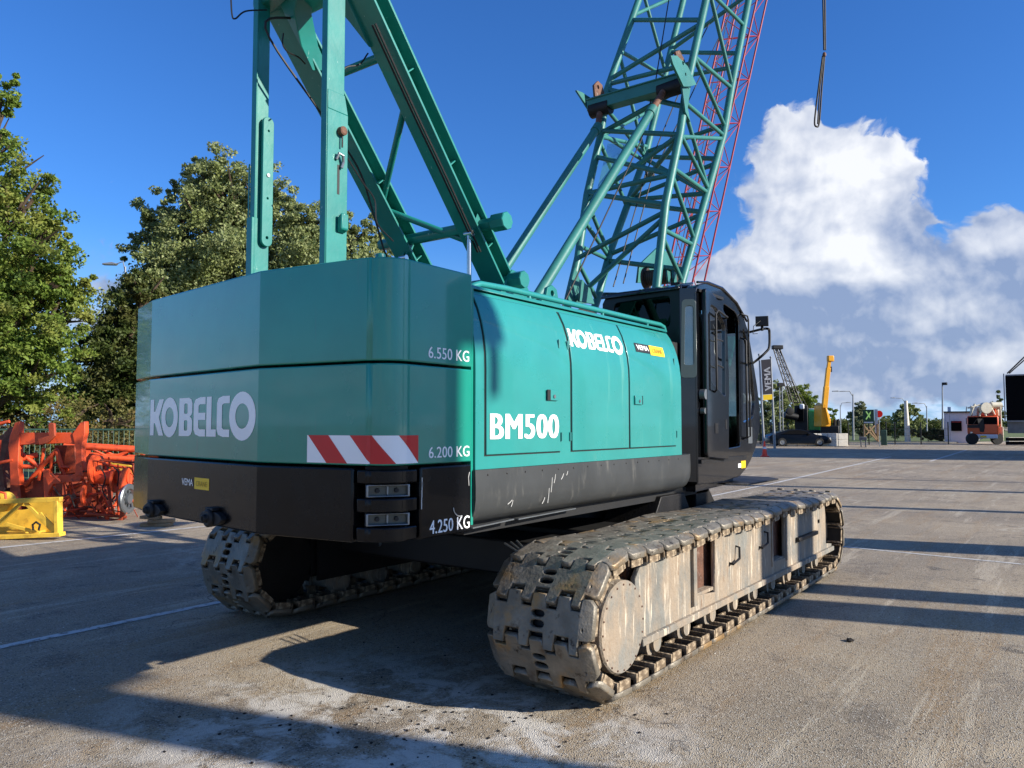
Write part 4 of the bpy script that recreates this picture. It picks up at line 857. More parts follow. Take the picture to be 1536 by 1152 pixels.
# ================================================================== TREES
def leaves(blobs, n, size, lean=.6, clump=.34, nclump=None, seed=1):
    """blobs: (centre, rx, rz); leaf shaped faces gathered in clumps on limbs all through each blob"""
    r = np.random.default_rng(seed); vol = np.array([b[1]**2*b[2] for b in blobs])**.75; vol /= vol.sum(); P0 = []
    for (c, rx, rz), w_ in zip(blobs, vol):
        m = max(10, int(n*w_)); k = max(5, int(m/ (nclump or 70)))
        d = r.normal(size=(k, 3)); d /= np.linalg.norm(d, axis=1)[:, None]; rad = (.30+.78*r.random(k)**.6)*(1+.13*r.normal(size=k)); cc = d*rad[:, None]*np.array([rx, rx, rz])
        cr = clump*rx*(.55+.7*r.random(k)); idx = r.integers(0, k, m); dd = r.normal(size=(m, 3)); dd /= np.linalg.norm(dd, axis=1)[:, None]
        dd[:, 2] *= .7; P0.append(np.array(c)+cc[idx]+dd*(cr[idx]*(r.random(m)**.45))[:, None])
    C = np.concatenate(P0); m = len(C)
    a = r.normal(size=(m, 3)); a[:, 2] -= .2; a /= np.linalg.norm(a, axis=1)[:, None]; nrm = r.normal(size=(m, 3)); nrm[:, 2] += lean; b = np.cross(a, nrm); b /= np.linalg.norm(b, axis=1)[:, None]
    nn = np.cross(a, b); s = size*(.6+.8*r.random(m))[:, None]
    v = np.stack([C-a*s*.55, C+b*s*.32+nn*s*.08, C+a*s*.6, C-b*s*.32+nn*s*.08], 1).reshape(-1, 3); return v
def tree(name, label, x, depth, px_blobs, n, size, mt, trunk=None, group=None, seed=1, cat='tree', clump=.34, trunk_mat='bark', lean=.6, nclump=None):
    base = P(x, 638, d=depth); base.z = 0; t_ = thing(name, label, cat, base, group)
    bl = [];
    for (bx, by, rx, ry, *o) in px_blobs:
        dd = o[0] if o else 0; c = P(bx, by, d=depth+dd); k = (depth+dd)/F; bl.append((tuple(c), rx*k, ry*k))
    v = leaves(bl, n, size, seed=seed, clump=clump, lean=lean, nclump=nclump)-np.array(base)
    me = bpy.data.meshes.new('crown'); nq = len(v)//4; me.vertices.add(len(v)); me.vertices.foreach_set('co', v.astype(np.float32).ravel()); me.loops.add(nq*4); me.loops.foreach_set('vertex_index', np.arange(nq*4, dtype=np.int32)); me.polygons.add(nq); me.polygons.foreach_set('loop_start', np.arange(0, nq*4, 4, dtype=np.int32)); me.update(calc_edges=True)
    link('crown', me, mt, t_)
    r = random.Random(seed); mb = MB(); top = max(b[0][2] for b in bl); tr = trunk or depth*.012
    mb.path([base, base+V(.05, .03, top*.25), base+V(-.05, .1, top*.5)], tr, 9, rs=[tr*1.25, tr*.95, tr*.7])
    for (c, rx, rz) in bl:
        c = Vector(c); s = base+V(0, .05, min(top*.5, max(.3, c.z*.45))); m_ = s.lerp(c, .5)+V(r.uniform(-.2, .2)*rx, r.uniform(-.2, .2)*rx, .12*rx); mb.path([s, m_, c], tr, 6, rs=[tr*.6, tr*.4, tr*.15])
        for _ in range(4):
            e_ = c+V(r.uniform(-.8, .8)*rx, r.uniform(-.8, .8)*rx, r.uniform(-.3, .8)*rz); mb.path([m_.lerp(c, .5), (m_.lerp(c, .6)+e_)/2+V(0, 0, .1*rz), e_], tr, 5, rs=[tr*.28, tr*.18, tr*.05])
    part(mb, 'trunk', trunk_mat, t_, smooth=50); return t_
tree('broadleaf_tree', 'tall sunlit green tree at the left edge behind the orange scrap', -70, 21, [(-30, 130, 48, 50), (2, 150, 26, 46), (-10, 200, 40, 40), (100, 470, 42, 60), (-25, 260, 80, 60), (35, 300, 55, 55), (70, 345, 36, 30), (-40, 360, 110, 80), (50, 400, 76, 70), (95, 420, 40, 50), (30, 480, 90, 70), (70, 560, 55, 60), (-60, 470, 120, 100), (-150, 300, 120, 140), (-180, 480, 130, 150), (-20, 580, 100, 60)], 150000, .095, 'leaf_green', seed=3, clump=.24, nclump=110)
tree('broadleaf_tree', 'wide silvery green tree behind the counterweight and teal posts', 400, 29, [(325, 265, 52, 40), (345, 300, 60, 50), (275, 285, 26, 26), (245, 330, 45, 40), (300, 350, 70, 55), (225, 375, 38, 34), (400, 310, 50, 42), (450, 330, 45, 38), (480, 350, 50, 38), (545, 350, 38, 30), (560, 385, 32, 28), (370, 400, 95, 60), (270, 420, 80, 55), (480, 410, 90, 50), (560, 430, 50, 40), (300, 480, 120, 60), (460, 490, 130, 60), (220, 450, 45, 45)], 190000, .108, 'leaf_silver', seed=5, clump=.23, lean=.2, nclump=105)
tree('broadleaf_tree', 'dark shaded tree between the two big trees at left', 190, 25, [(165, 500, 40, 34), (200, 470, 36, 32), (150, 545, 42, 40), (200, 540, 50, 45), (185, 590, 60, 40), (140, 610, 50, 34), (230, 590, 50, 50), (215, 430, 28, 26)], 50000, .10, 'leaf_dark', seed=8, clump=.30)  # shade put into the colour: darker leaf material
tree('bush', 'low olive scrub growing behind the green fence at left', 80, 22, [(20, 610, 70, 34), (110, 620, 60, 28), (-60, 600, 80, 40), (190, 625, 50, 26), (60, 660, 140, 30), (180, 670, 100, 30), (-100, 660, 120, 40), (300, 660, 120, 40), (420, 660, 120, 40)], 40000, .075, 'leaf_olive', seed=9, cat='bush', clump=.3, lean=0)
tree('broadleaf_tree', 'pale tree leaning over the banner poles by the parked car', 1172, 74, [(1168, 588, 16, 20), (1158, 625, 18, 26), (1178, 620, 20, 30), (1192, 640, 22, 22), (1140, 630, 20, 30), (1165, 650, 30, 16)], 22000, .17, 'leaf_silver', seed=12, trunk=.2)
tree('broadleaf_tree', 'olive green tree behind the black lattice boom crane', 1205, 84, [(1200, 592, 16, 16), (1212, 608, 14, 16), (1190, 600, 14, 20), (1222, 615, 9, 14), (1200, 625, 22, 18), (1246, 625, 8, 14)], 18000, .17, 'leaf_green', seed=13, trunk=.2)
k = 0
for (x, d_, bl, mt_, lab) in ((1291, 92, [(1291, 612, 8, 9), (1288, 628, 13, 14), (1296, 640, 12, 14)], 'leaf_pale', 'small greyish tree just left of the green X board'),
        (1361, 84, [(1359, 612, 9, 9), (1352, 628, 13, 13), (1368, 628, 13, 14), (1360, 642, 20, 12)], 'leaf_silver', 'rounded pale willow beside the concrete lamp post'),
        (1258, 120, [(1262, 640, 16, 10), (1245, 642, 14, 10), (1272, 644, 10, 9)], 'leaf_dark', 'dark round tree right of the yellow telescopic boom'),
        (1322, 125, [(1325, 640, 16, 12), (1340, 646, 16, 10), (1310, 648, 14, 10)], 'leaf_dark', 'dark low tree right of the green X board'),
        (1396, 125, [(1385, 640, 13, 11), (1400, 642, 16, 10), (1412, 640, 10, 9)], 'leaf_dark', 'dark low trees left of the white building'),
        (1470, 110, [(1470, 628, 8, 22), (1497, 615, 9, 24), (1484, 632, 16, 22)], 'leaf_dark', 'dark pointed tree behind the orange truck')):
    tree('broadleaf_tree', lab, x, d_, bl, 9000, .22, mt_, seed=20+k, trunk=.18, clump=.4); k += 1
tree('hedge', 'olive brown hedge in front of the white building', 1392, 78, [(x, 652+random.uniform(-2, 2), 9, 6.5) for x in range(1374, 1420, 5)], 5000, .22, 'leaf_olive', seed=31, cat='hedge', trunk=.04)
v = leaves([(tuple(P(x, 646+random.uniform(-3, 2), d=230)), 5.5, 3.4) for x in range(1180, 1620, 22)], 9000, .9, seed=40)
me = bpy.data.meshes.new('far_wood'); nq = len(v)//4; me.from_pydata([tuple(q) for q in v], [], [(4*i, 4*i+1, 4*i+2, 4*i+3) for i in range(nq)]); far = link('distant_wood', me, 'leaf_dark'); tag(far, 'far dark tree line along the horizon at right', 'wood', kind='stuff')
# ================================================================== LEFT SIDE: fence, lamp, scrap
def L(x, y, dd=0.0, d0=14.0): return P(x, y, d=d0+dd)
fl = thing('metal_fence', 'green bar fence behind the orange and yellow crane parts', 'fence', P(60, 640, d=18.5).xy.to_3d())
A_, B_ = P(-420, 640, d=18.5), P(640, 640, d=19.2); A_.z = B_.z = 0; fd = (B_-A_)
for z_ in (.25, 1.60): part(MB().beam(A_+V(0, 0, z_), B_+V(0, 0, z_), .03, .04), 'rail', 'fence_green', fl)
mb = MB(); nb_ = int(fd.length/.125)
for i in range(nb_): q = A_+fd*(i/nb_); mb.beam(q+V(0, 0, .05), q+V(0, 0, 1.62), .012, .012)
part(mb, 'bars', 'fence_green', fl)
for i in range(9): q = A_+fd*(i/8); part(MB().beam(q, q+V(0, 0, 1.75), .07, .07), 'post', 'fence_green', fl)
def lamp(name, label, x, ytop, depth, arm_px, head='flat', r=.07, mt='lamp_grey', group=None, double=False):
    b = P(x, 638, d=depth); b.z = 0; top = P(x, ytop, d=depth); t_ = thing(name, label, 'street lamp', b, group)
    part(MB().tube(b, top, r*1.2, r*.7, 10), 'pole', mt, t_, smooth=50)
    e_ = P(x+arm_px, ytop-4, d=depth) if arm_px else top+V(0, 0, .05)
    if arm_px: part(MB().path([top-V(0, 0, .3), top+V(0, 0, .25)+(e_-top)*.25, e_], r*.55, 8), 'arm', mt, t_, smooth=50)
    dr = RIGHT*(1 if arm_px >= 0 else -1)
    if head == 'flat': part(MB().prism([e_+dr*a_+UP*z_ for a_, z_ in ((0, .05), (.25, .12), (.75, .06), (.8, -.02), (.1, -.04))], FWD*.3), 'lamp_head', mt, t_, bevel=.02)
    else: part(MB().box(e_+dr*.25+V(0, 0, .05), (.5, .5, .28)), 'lamp_head', 'black_matt', t_, bevel=.03)
    return t_
lamp('street_lamp', 'slim street lamp rising between the two trees at left', 188, 400, 42, -14, r=.06)
# orange gantry frame, lying on its side
og = thing('scrap_frame', 'bright orange steel frame with two upright horns', 'machine frame', V(*L(75, 780).xy, 0))
def plate(px, dd, th, name, mt, root, d0=14.0, bev=.01): return part(MB().prism([L(x, y, dd, d0) for x, y in px], FWD*th), name, mt, root, bevel=bev)
plate([(22, 649), (120, 649), (113, 667), (96, 665), (40, 667), (27, 668)], 0, .14, 'cross_beam', 'orange_paint', og)
plate([(12, 672), (14, 655), (22, 634), (29, 632), (29, 650), (27, 700), (30, 728), (15, 728), (14, 690)], -.02, .14, 'horn', 'orange_paint', og)
plate([(108, 651), (120, 634), (127, 632), (127, 650), (123, 668), (123, 690), (126, 714), (112, 714), (114, 675)], -.02, .14, 'horn', 'orange_paint', og)
plate([(72, 637), (74, 634), (81, 635), (82, 654), (72, 664), (58, 668), (56, 658), (73, 653)], -.12, .06, 'lever', 'orange_rust', og)
plate([(80, 668), (112, 668), (114, 708), (95, 716), (92, 690)], .3, .2, 'gusset', 'orange_rust', og)
for a_, b_, r in (((27, 676), (66, 706), .04), ((86, 674), (38, 728), .04), ((85, 676), (97, 716), .045), ((66, 672), (58, 720), .03), ((78, 680), (76, 712), .03), ((27, 690), (56, 682), .05), ((27, 700), (52, 700), .04), ((90, 700), (104, 701), .03)):
    part(MB().tube(L(*a_, .15), L(*b_, .25), r, n=8), 'brace', 'orange_paint', og, smooth=50)
plate([(2, 725), (40, 720), (72, 712), (70, 745), (58, 772), (0, 776)], .35, .5, 'side_plate', 'orange_rust', og)
plate([(64, 706), (70, 703), (76, 714), (125, 710), (120, 722), (80, 726), (72, 740), (76, 752), (66, 748)], .0, .1, 'bracket', 'orange_paint', og)
part(MB().prism([L(15, 728, .2), L(30, 728, .2), L(34, 778, .2), L(12, 778, .2)], FWD*.4), 'foot', 'orange_rust', og, bevel=.01)
# orange winch frame with drums
ow = thing('winch_frame', 'orange rope winch frame with round drum flanges', 'winch', V(*L(140, 782).xy, 0))
for x, y, r, s_ in ((141, 703, .26, 1), (187, 722, .25, 1), (172, 720, .22, 1), (128, 742, .2, 1)):
    c = L(x, y, -.1); ax = (RIGHT+FWD*.08).normalized(); part(MB().lathe(c, ax, [(0, r), (.035, r), (.035, r*.8), (.03, r*.75), (.03, 0)], 26), 'drum_flange', 'orange_paint', ow, smooth=30)
c = L(143, 716, -.05); part(MB().lathe(c, (RIGHT+FWD*.08).normalized(), [(0, .12), (.6, .12)], 18), 'drum', 'orange_paint', ow, smooth=40)
rr = random.Random(4)
tubes = [((96, 744), (160, 740)), ((112, 748), (146, 742)), ((96, 776), (182, 770)), ((88, 768), (130, 762)), ((150, 690), (200, 697)), ((150, 696), (205, 704)), ((118, 748), (96, 775)), ((114, 748), (130, 762)), ((142, 745), (162, 778)), ((150, 735), (170, 775)), ((160, 700), (166, 760)), ((133, 690), (150, 712)), ((185, 740), (160, 775)), ((198, 690), (205, 730)), ((95, 720), (100, 760)), ((104, 722), (110, 765)), ((145, 725), (148, 770)), ((75, 730), (95, 775)), ((120, 690), (126, 730)), ((154, 728), (200, 722)), ((175, 735), (178, 772)), ((163, 686), (165, 700)), ((130, 770), (190, 776)), ((100, 735), (140, 720)), ((80, 750), (110, 745))]
for i, (a_, b_) in enumerate(tubes): part(MB().tube(L(*a_, rr.uniform(-.2, .5)), L(*b_, rr.uniform(-.2, .5)), rr.uniform(.014, .03), n=7), 'tube', ['orange_paint', 'orange_rust', 'orange_paint'][i % 3], ow, smooth=50)
for i in range(46):
    a_ = (rr.uniform(66, 200), rr.uniform(690, 772)); an = rr.choice((0, 0, .2, 1.2, 1.57, -.9, .7)); ln_ = rr.uniform(12, 38); b_ = (a_[0]+ln_*cos(an), min(778, a_[1]+ln_*sin(an)))
    part(MB().tube(L(*a_, rr.uniform(-.3, .7)), L(*b_, rr.uniform(-.3, .7)), rr.uniform(.008, .020), n=6), 'tube', ['orange_paint', 'orange_rust', 'rusty_steel', 'orange_paint', 'dark_steel'][i % 5], ow, smooth=50)
for k, pts in enumerate(([(150, 700), (158, 716), (154, 735), (162, 750)], [(80, 730), (92, 745), (104, 742), (112, 760)], [(170, 700), (178, 710), (176, 730)])): part(MB().path(curve([L(x, y, -.25) for x, y in pts]), .012, 6), 'hose', 'rubber', ow, smooth=50)
for i in range(7): c = L(rr.uniform(80, 195), rr.uniform(700, 765), rr.uniform(-.2, .3)); part(MB().lathe(c, -FWD, [(0, .02), (0, .045), (.04, .045), (.04, .018)], 12), 'pulley', ['orange_paint', 'rusty_steel'][i % 2], ow, smooth=40)
plate([(163, 780), (178, 778), (184, 735), (192, 728), (190, 745), (182, 782)], -.1, .12, 'foot', 'orange_rust', ow)
plate([(100, 728), (132, 722), (160, 735), (158, 772), (100, 774)], .5, .25, 'side_plate', 'orange_rust', ow)
plate([(126, 690), (134, 680), (150, 684), (158, 700), (150, 726), (132, 726)], .45, .1, 'side_plate', 'orange_rust', ow)
for x, y in ((128, 755), (123, 757), (105, 752), (150, 760)): part(MB().lathe(L(x, y, -.15), -FWD, [(0, .03), (.0, .045), (.05, .045), (.05, .02)], 12), 'pulley', 'orange_paint', ow, smooth=40)
# stacked orange lattice sections
def section(label, x0, y0, x1, y1, dd, w_, hgt, mt, d0=16.0):
    a = P(x0, y0, d=d0+dd); b = P(x1, y1, d=d0+dd+.9); t_ = thing('boom_section', label, 'boom section', V(a.x, a.y, a.z-hgt), 'orange boom sections lying in a stack')
    d = (b-a).normalized(); n = UP.cross(d).normalized(); cs = [V(0, 0, 0), n*w_, V(0, 0, -hgt), n*w_-V(0, 0, hgt)]
    for c in cs: part(MB().tube(a+c, b+c, .055, n=8), 'chord', mt, t_, smooth=50)
    N = 7
    mb = MB()
    for i in range(N):
        p0 = a.lerp(b, i/N); p1 = a.lerp(b, (i+1)/N); q = (0, 2) if i % 2 else (2, 0); mb.tube(p0+cs[q[0]], p1+cs[q[1]], .025, n=6).tube(p0+cs[q[0]+1], p1+cs[q[1]+1], .025, n=6).tube(p0, p0+n*w_, .025, n=6).tube(p1-V(0, 0, hgt), p0+n*w_-V(0, 0, hgt), .025, n=6)
    part(mb, 'lacing', mt, t_); part(MB().prism([a, a-V(0, 0, hgt), a-V(0, 0, hgt)+d*.5, a+d*.5], n*.02), 'end_plate', mt, t_)
section('topmost orange lattice boom section of the stack', 96, 668, 330, 682, 0, .7, .20, 'orange_paint')
section('middle orange lattice boom section of the stack', 104, 692, 330, 698, .1, .8, .24, 'orange_paint')
section('lowest rusty orange boom section, resting on the ground', 90, 716, 330, 722, .1, .8, .6, 'orange_rust')
yt = thing('yellow_bracket', 'small yellow steel bracket resting on the orange frame', 'bracket', L(185, 712, -.3, 15.0))
part(MB().prism([L(x, y, -.3, 15.0) for x, y in ((165, 694), (185, 694), (203, 701), (203, 712), (180, 711))], FWD*.15), 'plate', 'yellow_paint', yt, bevel=.01)
rs = thing('rusty_frame', 'dark rusty upright frame at the left picture edge', 'machine frame', V(*L(0, 760).xy, 0))
plate([(-30, 660), (4, 652), (14, 640), (14, 660), (4, 700), (8, 738), (-40, 745)], .2, .3, 'side_plate', 'rusty_steel', rs); plate([(-45, 745), (10, 738), (16, 772), (-50, 778)], .2, .4, 'foot', 'orange_rust', rs)
for a_, b_ in (((-20, 640), (14, 632)), ((-30, 700), (20, 690)), ((0, 660), (-10, 740))): part(MB().tube(L(*a_), L(*b_), .03), 'tube', 'orange_paint', rs, smooth=50)
# yellow hoist frame
yf = thing('yellow_winch_bed', 'yellow steel frame with diagonal braces in the left foreground of the scrap', 'machine frame', V(*L(30, 806, 0, 11.6).xy, 0))
Y = lambda x, y, dd=0: L(x, y, dd, 11.6)
part(MB().beam(Y(-140, 757), Y(92, 749), .10, .07, side=FWD), 'top_flange', 'yellow_paint', yf, bevel=.006)
part(MB().beam(Y(-140, 812), Y(94, 801), .16, .06, side=FWD), 'bottom_flange', 'yellow_paint', yf, bevel=.006)
me = flat([[(-1.9, -.60), (.72, -.52), (.72, .02), (-1.9, -.02)], ell(-.36, -.10, .045, .045, 14), ell(-.35, -.36, .12, .09, 18), ell(.10, -.10, .16, .035, 14), ell(-1.1, -.25, .2, .12, 18)], .02, .003); o0 = Y(20, 752, .45)
for v in me.vertices: v.co = o0+RIGHT*v.co.x+UP*v.co.y+FWD*v.co.z-ORG[yf.name]
link('web_plate', me, 'yellow_paint', yf)
for a_, b_ in (((33, 754), (0, 786)), ((33, 754), (-10, 792)), ((38, 754), (84, 801)), ((60, 770), (90, 800)), ((-60, 757), (-30, 808)), ((10, 786), (60, 800))): part(MB().beam(Y(*a_), Y(*b_), .03, .05), 'diagonal_brace', 'yellow_paint', yf, bevel=.004)
part(MB().beam(Y(87, 751), Y(88, 802), .06, .14, side=RIGHT), 'end_post', 'yellow_paint', yf, bevel=.006)
part(MB().beam(Y(-70, 757), Y(-70, 808), .06, .14, side=RIGHT), 'end_post', 'yellow_paint', yf, bevel=.006)
part(MB().lathe(Y(10, 752, .2), -FWD, [(0, .15), (.12, .15), (.14, .12), (.14, 0)], 24), 'drum_cover', 'yellow_paint', yf, smooth=35)
part(MB().lathe(Y(40, 800, .3), UP, [(-.08, .2), (-.02, .26), (.05, .26), (.05, 0)], 24), 'turntable', 'yellow_paint', yf, smooth=35)
part(MB().path([Y(50, 795, -.05), Y(49, 787, -.05), Y(54, 783, -.05), Y(60, 787, -.05), Y(58, 795, -.05)], .016, 8), 'shackle', 'dark_steel', yf, smooth=50)
part(MB().path([Y(-10, 745), Y(0, 738), Y(8, 740), Y(9, 750)], .018, 8), 'handle', 'orange_paint', yf, smooth=50)
wh = thing('steel_wheel', 'pale steel wheel hub leaning beside the counterweight', 'wheel', V(*L(190, 768, -.3).xy, 0))
part(MB().lathe(L(189, 748, -.2), (RIGHT-FWD*.05).normalized(), [(0, .10), (0, .25), (.05, .27), (.07, .25), (.07, .18), (.03, .16), (.03, .10), (.08, .09), (.08, 0)], 28), 'rim', 'galv', wh, smooth=35)
mb = MB()
for i in range(8): a_ = 2*pi*i/8; ax = (RIGHT-FWD*.05).normalized(); xx, yy = ortho(ax); mb.lathe(L(189, 748, -.2)+ax*.031+(xx*cos(a_)+yy*sin(a_))*.125, ax, [(0, .028), (.004, .028)], 10)
part(mb, 'hub_holes', 'black_matt', wh)
pl = thing('wood_blocks', 'weathered timber blocks on the asphalt behind the counterweight', 'timber', V(*L(235, 790, -.9).xy, 0))
for dx, dz, w_ in ((0, .03, .5), (.08, .09, .42), (-.1, .15, .35)): part(MB().box(L(235, 790, -.9).xy.to_3d()+RIGHT*dx+V(0, 0, dz), (w_, .16, .055), Matrix.Rotation(HEAD+dx*4, 3, 'Z')), 'timber_block', 'wood', pl, bevel=.006)
part(MB().box(L(236, 778, -.9).xy.to_3d()+V(0, 0, .205), (.36, .14, .03), Matrix.Rotation(HEAD, 3, 'Z')), 'steel_plate', 'galv', pl)
# ================================================================== RIGHT SIDE BACKGROUND
def B(x, y, d): return P(x, y, d=d)
def gpt(x, d): q = P(x, 638, d=d); q.z = 0; return q
def fbox(mb, x0, x1, z0, z1, d, dep, mi=0):
    """box facing the yard: spans survey columns x0..x1 at distance d, going back by dep"""
    m = gpt((x0+x1)/2, d); r = m.normalized(); tt = V(r.y, -r.x, 0); hwid = (gpt(x1, d)-gpt(x0, d)).length/2*r.dot(FWD); a, b = m-tt*hwid, m+tt*hwid
    return mb.prism([a+UP*z0, b+UP*z0, b+UP*z1, a+UP*z1], r*dep, mi)
zof = lambda y, d: H+(638-y)/F*d
cone = thing('traffic_cone', 'orange and white traffic cone in front of the parked car', 'traffic cone', G(1147, 685)); c0 = G(1147, 685)
part(MB().box(c0+V(0, 0, .025), (.42, .42, .05), Matrix.Rotation(.5, 3, 'Z')), 'base', 'cone_orange', cone, bevel=.01)
part(MB().lathe(c0, UP, [(.05, .15), (.30, .112), (.30, .112), (.85, .03), (.85, 0)], 20), 'cone_body', 'cone_orange', cone, smooth=30); part(MB().lathe(c0, UP, [(.42, .0965), (.54, .079)], 20), 'reflective_band', 'white_wall', cone)
# black saloon
def car(label, base, yaw, sc_, mt, glass='black_screen'):
    t_ = thing('parked_car', label, 'car', base); M = Matrix.Rotation(yaw, 3, 'Z')
    def W(p): return base+M @ (Vector(p)*sc_)
    prof = [(-2.45, .30), (-2.50, .62), (-2.40, .86), (-2.15, .98), (-1.5, 1.18), (-.9, 1.34), (-.2, 1.40), (.35, 1.33), (.95, 1.08), (1.25, .95), (1.9, .86), (2.3, .74), (2.46, .58), (2.44, .30), (1.9, .22), (-1.9, .22)]
    secs = [(-.92, .86), (-.86, .97), (0, 1.0), (.86, .97), (.92, .86)]; vs = []; n = len(prof)
    for y, k in secs:
        for x, z in prof:
            tum = 1-.20*max(0, (z-.92)/.5); zz = .22+(z-.22)*(k if abs(y) > .9 else 1); vs.append(W((x*(.985 if abs(y) > .9 else 1), y*tum, zz)))
    fs = [(i*n+j, i*n+(j+1) % n, (i+1)*n+(j+1) % n, (i+1)*n+j) for i in range(4) for j in range(n)]+[tuple(range(n)), tuple(range(4*n, 5*n))]
    part(MB().add(vs, fs), 'body', mt, t_, smooth=45)
    for s in (-1, 1):
        gl = [(-1.55, .99), (-.85, 1.27), (-.2, 1.33), (.3, 1.26), (.88, 1.02), (.2, .97)]
        part(MB().prism([W((x, s*(.925-.12*(z-.92)/.45), z)) for x, z in gl], M @ V(0, s*.01, 0)), 'side_window', glass, t_)
        for x in (-1.48, 1.48):
            wt = part(MB().lathe(W((x, s*.78, .34)), M @ V(0, s, 0), [(0, .20), (0, .33), (.16, .34), (.17, .22), (.155, .21)], 22), 'wheel', 'rubber', t_, smooth=40)
            part(MB().lathe(W((x, s*.94, .34)), M @ V(0, s, 0), [(0, .21), (.015, .20), (.0, .12), (.01, .05), (.01, 0)], 10), 'rim', 'galv', wt)
        part(MB().box(W((.62, s*.98, 1.0)), (.2, .14, .13), M), 'mirror', mt, t_, bevel=.03)
        part(MB().box(W((2.32, s*.66, .66)), (.2, .34, .10), M), 'headlight', 'chrome', t_, bevel=.03)
        part(MB().box(W((-2.42, s*.66, .78)), (.1, .36, .08), M), 'tail_lamp', 'red_lamp', t_, bevel=.02)
    part(MB().prism([W(p) for p in ((.38, -.68, 1.335), (.38, .68, 1.335), (1.0, .80, 1.07), (1.0, -.80, 1.07))], M @ V(.01, 0, .012)), 'windscreen', glass, t_)
    part(MB().box(W((2.46, 0, .45)), (.03, .52, .11), M), 'number_plate', 'white_wall', t_)
    return t_
car('black low saloon car parked in front of the pale block wall', G(1196, 669.2), HEAD-.05, 1.0, 'car_paint')
# block wall
wl = thing('block_wall', 'low wall of pale concrete blocks behind the black car', 'wall', gpt(1230, 62.5)); k0, k1 = gpt(1180, 62.5), gpt(1272, 62.5)
for r_ in range(2):
    for i in range(6):
        a = k0.lerp(k1, i/6)+(k1-k0).normalized()*.02; b = k0.lerp(k1, (i+1)/6)-(k1-k0).normalized()*.02
        part(MB().prism([a+UP*(r_*.52+.01), b+UP*(r_*.52+.01), b+UP*(r_*.52+.52), a+UP*(r_*.52+.52)], FWD*.6), 'concrete_block', 'concrete_pale', wl, bevel=.02)
# flag poles and banner
for (xt, yt_, xb, lab) in ((1138.6, 532, 1145.5, 'left grey flag pole carrying the black banner'), (1156, 536, 1161.5, 'right grey flag pole beside the black banner')):
    b_ = gpt(xb, 57); t_ = B(xt, yt_, 57); o = MB().tube(b_, t_, .10, .055, 12).sphere(t_, .09, 5).build('flag_pole', 'lamp_grey', loc=b_, smooth=50); tag(o, lab, 'flag pole', 'flag poles by the car')
bn = thing('banner', 'black vertical banner with white slanted letters and yellow tail', 'banner', B(1149, 600, 57))
cs = [B(1141.5, 540, 56.9), B(1156, 538.5, 56.9), B(1158.5, 591, 56.9), B(1144.5, 592, 56.9)]
part(MB().prism(cs, FWD*.02), 'cloth', 'banner_black', bn); part(MB().prism([B(1144.5, 592.4, 56.9), B(1158.3, 591.4, 56.9), B(1158.6, 599, 56.9), B(1145, 600.5, 56.9)], FWD*.02), 'yellow_tail', 'decal_yellow', bn)
ax_, ay_ = (cs[0]-cs[3]), (cs[1]-cs[0])
me = remap(textmesh('VEMA', .03), lambda x, y, z: cs[3]+ax_*(.10+.68*x)+ay_*(.88-.66*y)*1.0+(ax_*0)-FWD*.03, ()); 
me2 = me; shift(me2, bn); link('lettering', me2, 'white_wall', bn)
# floodlight mast
fm = thing('floodlight_mast', 'grey lattice floodlight mast behind the banner', 'light mast', gpt(1172, 64)); d = 64
for dx in (-2.4, 2.4): part(MB().tube(gpt(1172.5+dx, d), B(1171+dx*.8, 580, d), .045), 'mast_leg', 'lamp_grey', fm)
mb = MB()
for i in range(12): mb.tube(B(1172.5-2.3, 660-i*6.5, d), B(1172.5+2.3, 660-(i+1)*6.5, d), .02, n=5)
part(mb, 'lacing', 'lamp_grey', fm); part(MB().box(B(1171, 577, d), (.5, .4, .3), Matrix.Rotation(HEAD, 3, 'Z')), 'floodlight', 'black_matt', fm, bevel=.03)
# green and black crawler crane
gc = thing('green_crane', 'green bodied crane with black lattice boom beyond the block wall', 'crane', gpt(1205, 67)); d = 67
part(fbox(MB(), 1212, 1231, zof(646, d), zof(616, d), d, 3.0), 'engine_house', 'green_paint', gc, bevel=.08); part(fbox(MB(), 1213, 1230, zof(616, d), zof(612.5, d), d+.5, 2.0), 'hood', 'white_wall', gc, bevel=.05)
part(fbox(MB(), 1192, 1212, zof(646, d), zof(608, d), d+.3, 2.2), 'winch_bay', 'black_matt', gc, bevel=.05); part(fbox(MB(), 1196, 1206, zof(632, d), zof(612, d), d-.2, .4), 'cab', 'black_screen', gc, bevel=.05)
part(fbox(MB(), 1180, 1236, .3, zof(645, d), d-.4, 4.0), 'undercarriage', 'dark_steel', gc, bevel=.15)
part(MB().lathe(B(1184, 617, d), -FWD, [(0, .32), (.3, .32), (.32, .2), (.32, 0)], 22).tube(B(1177, 622, d), B(1196, 626, d), .3), 'fairlead', 'black_matt', gc, smooth=40)
part(fbox(MB(), 1200, 1207, zof(614, d), zof(606, d), d-.3, .8), 'rope_guard', 'white_wall', gc, bevel=.1)
t0, t1 = B(1166, 521, d), B(1196, 606, d); nrm = (t1-t0).normalized().cross(FWD); bo = None
for a_, b_ in ((-.16, -.35), (.16, .35)):
    for f_ in (0, .6): q = part(MB().tube(t0+nrm*a_+FWD*f_, t1+nrm*b_+FWD*f_, .05, n=6), 'boom_chord', 'dark_steel', gc)
mb = MB()
for i in range(16):
    s_ = (-1)**i; w0 = .16+.19*i/16; w1 = .16+.19*(i+1)/16
    for f_ in (0, .6): mb.tube(t0.lerp(t1, i/16)+nrm*s_*w0+FWD*f_, t0.lerp(t1, (i+1)/16)-nrm*s_*w1+FWD*f_, .03, n=5)
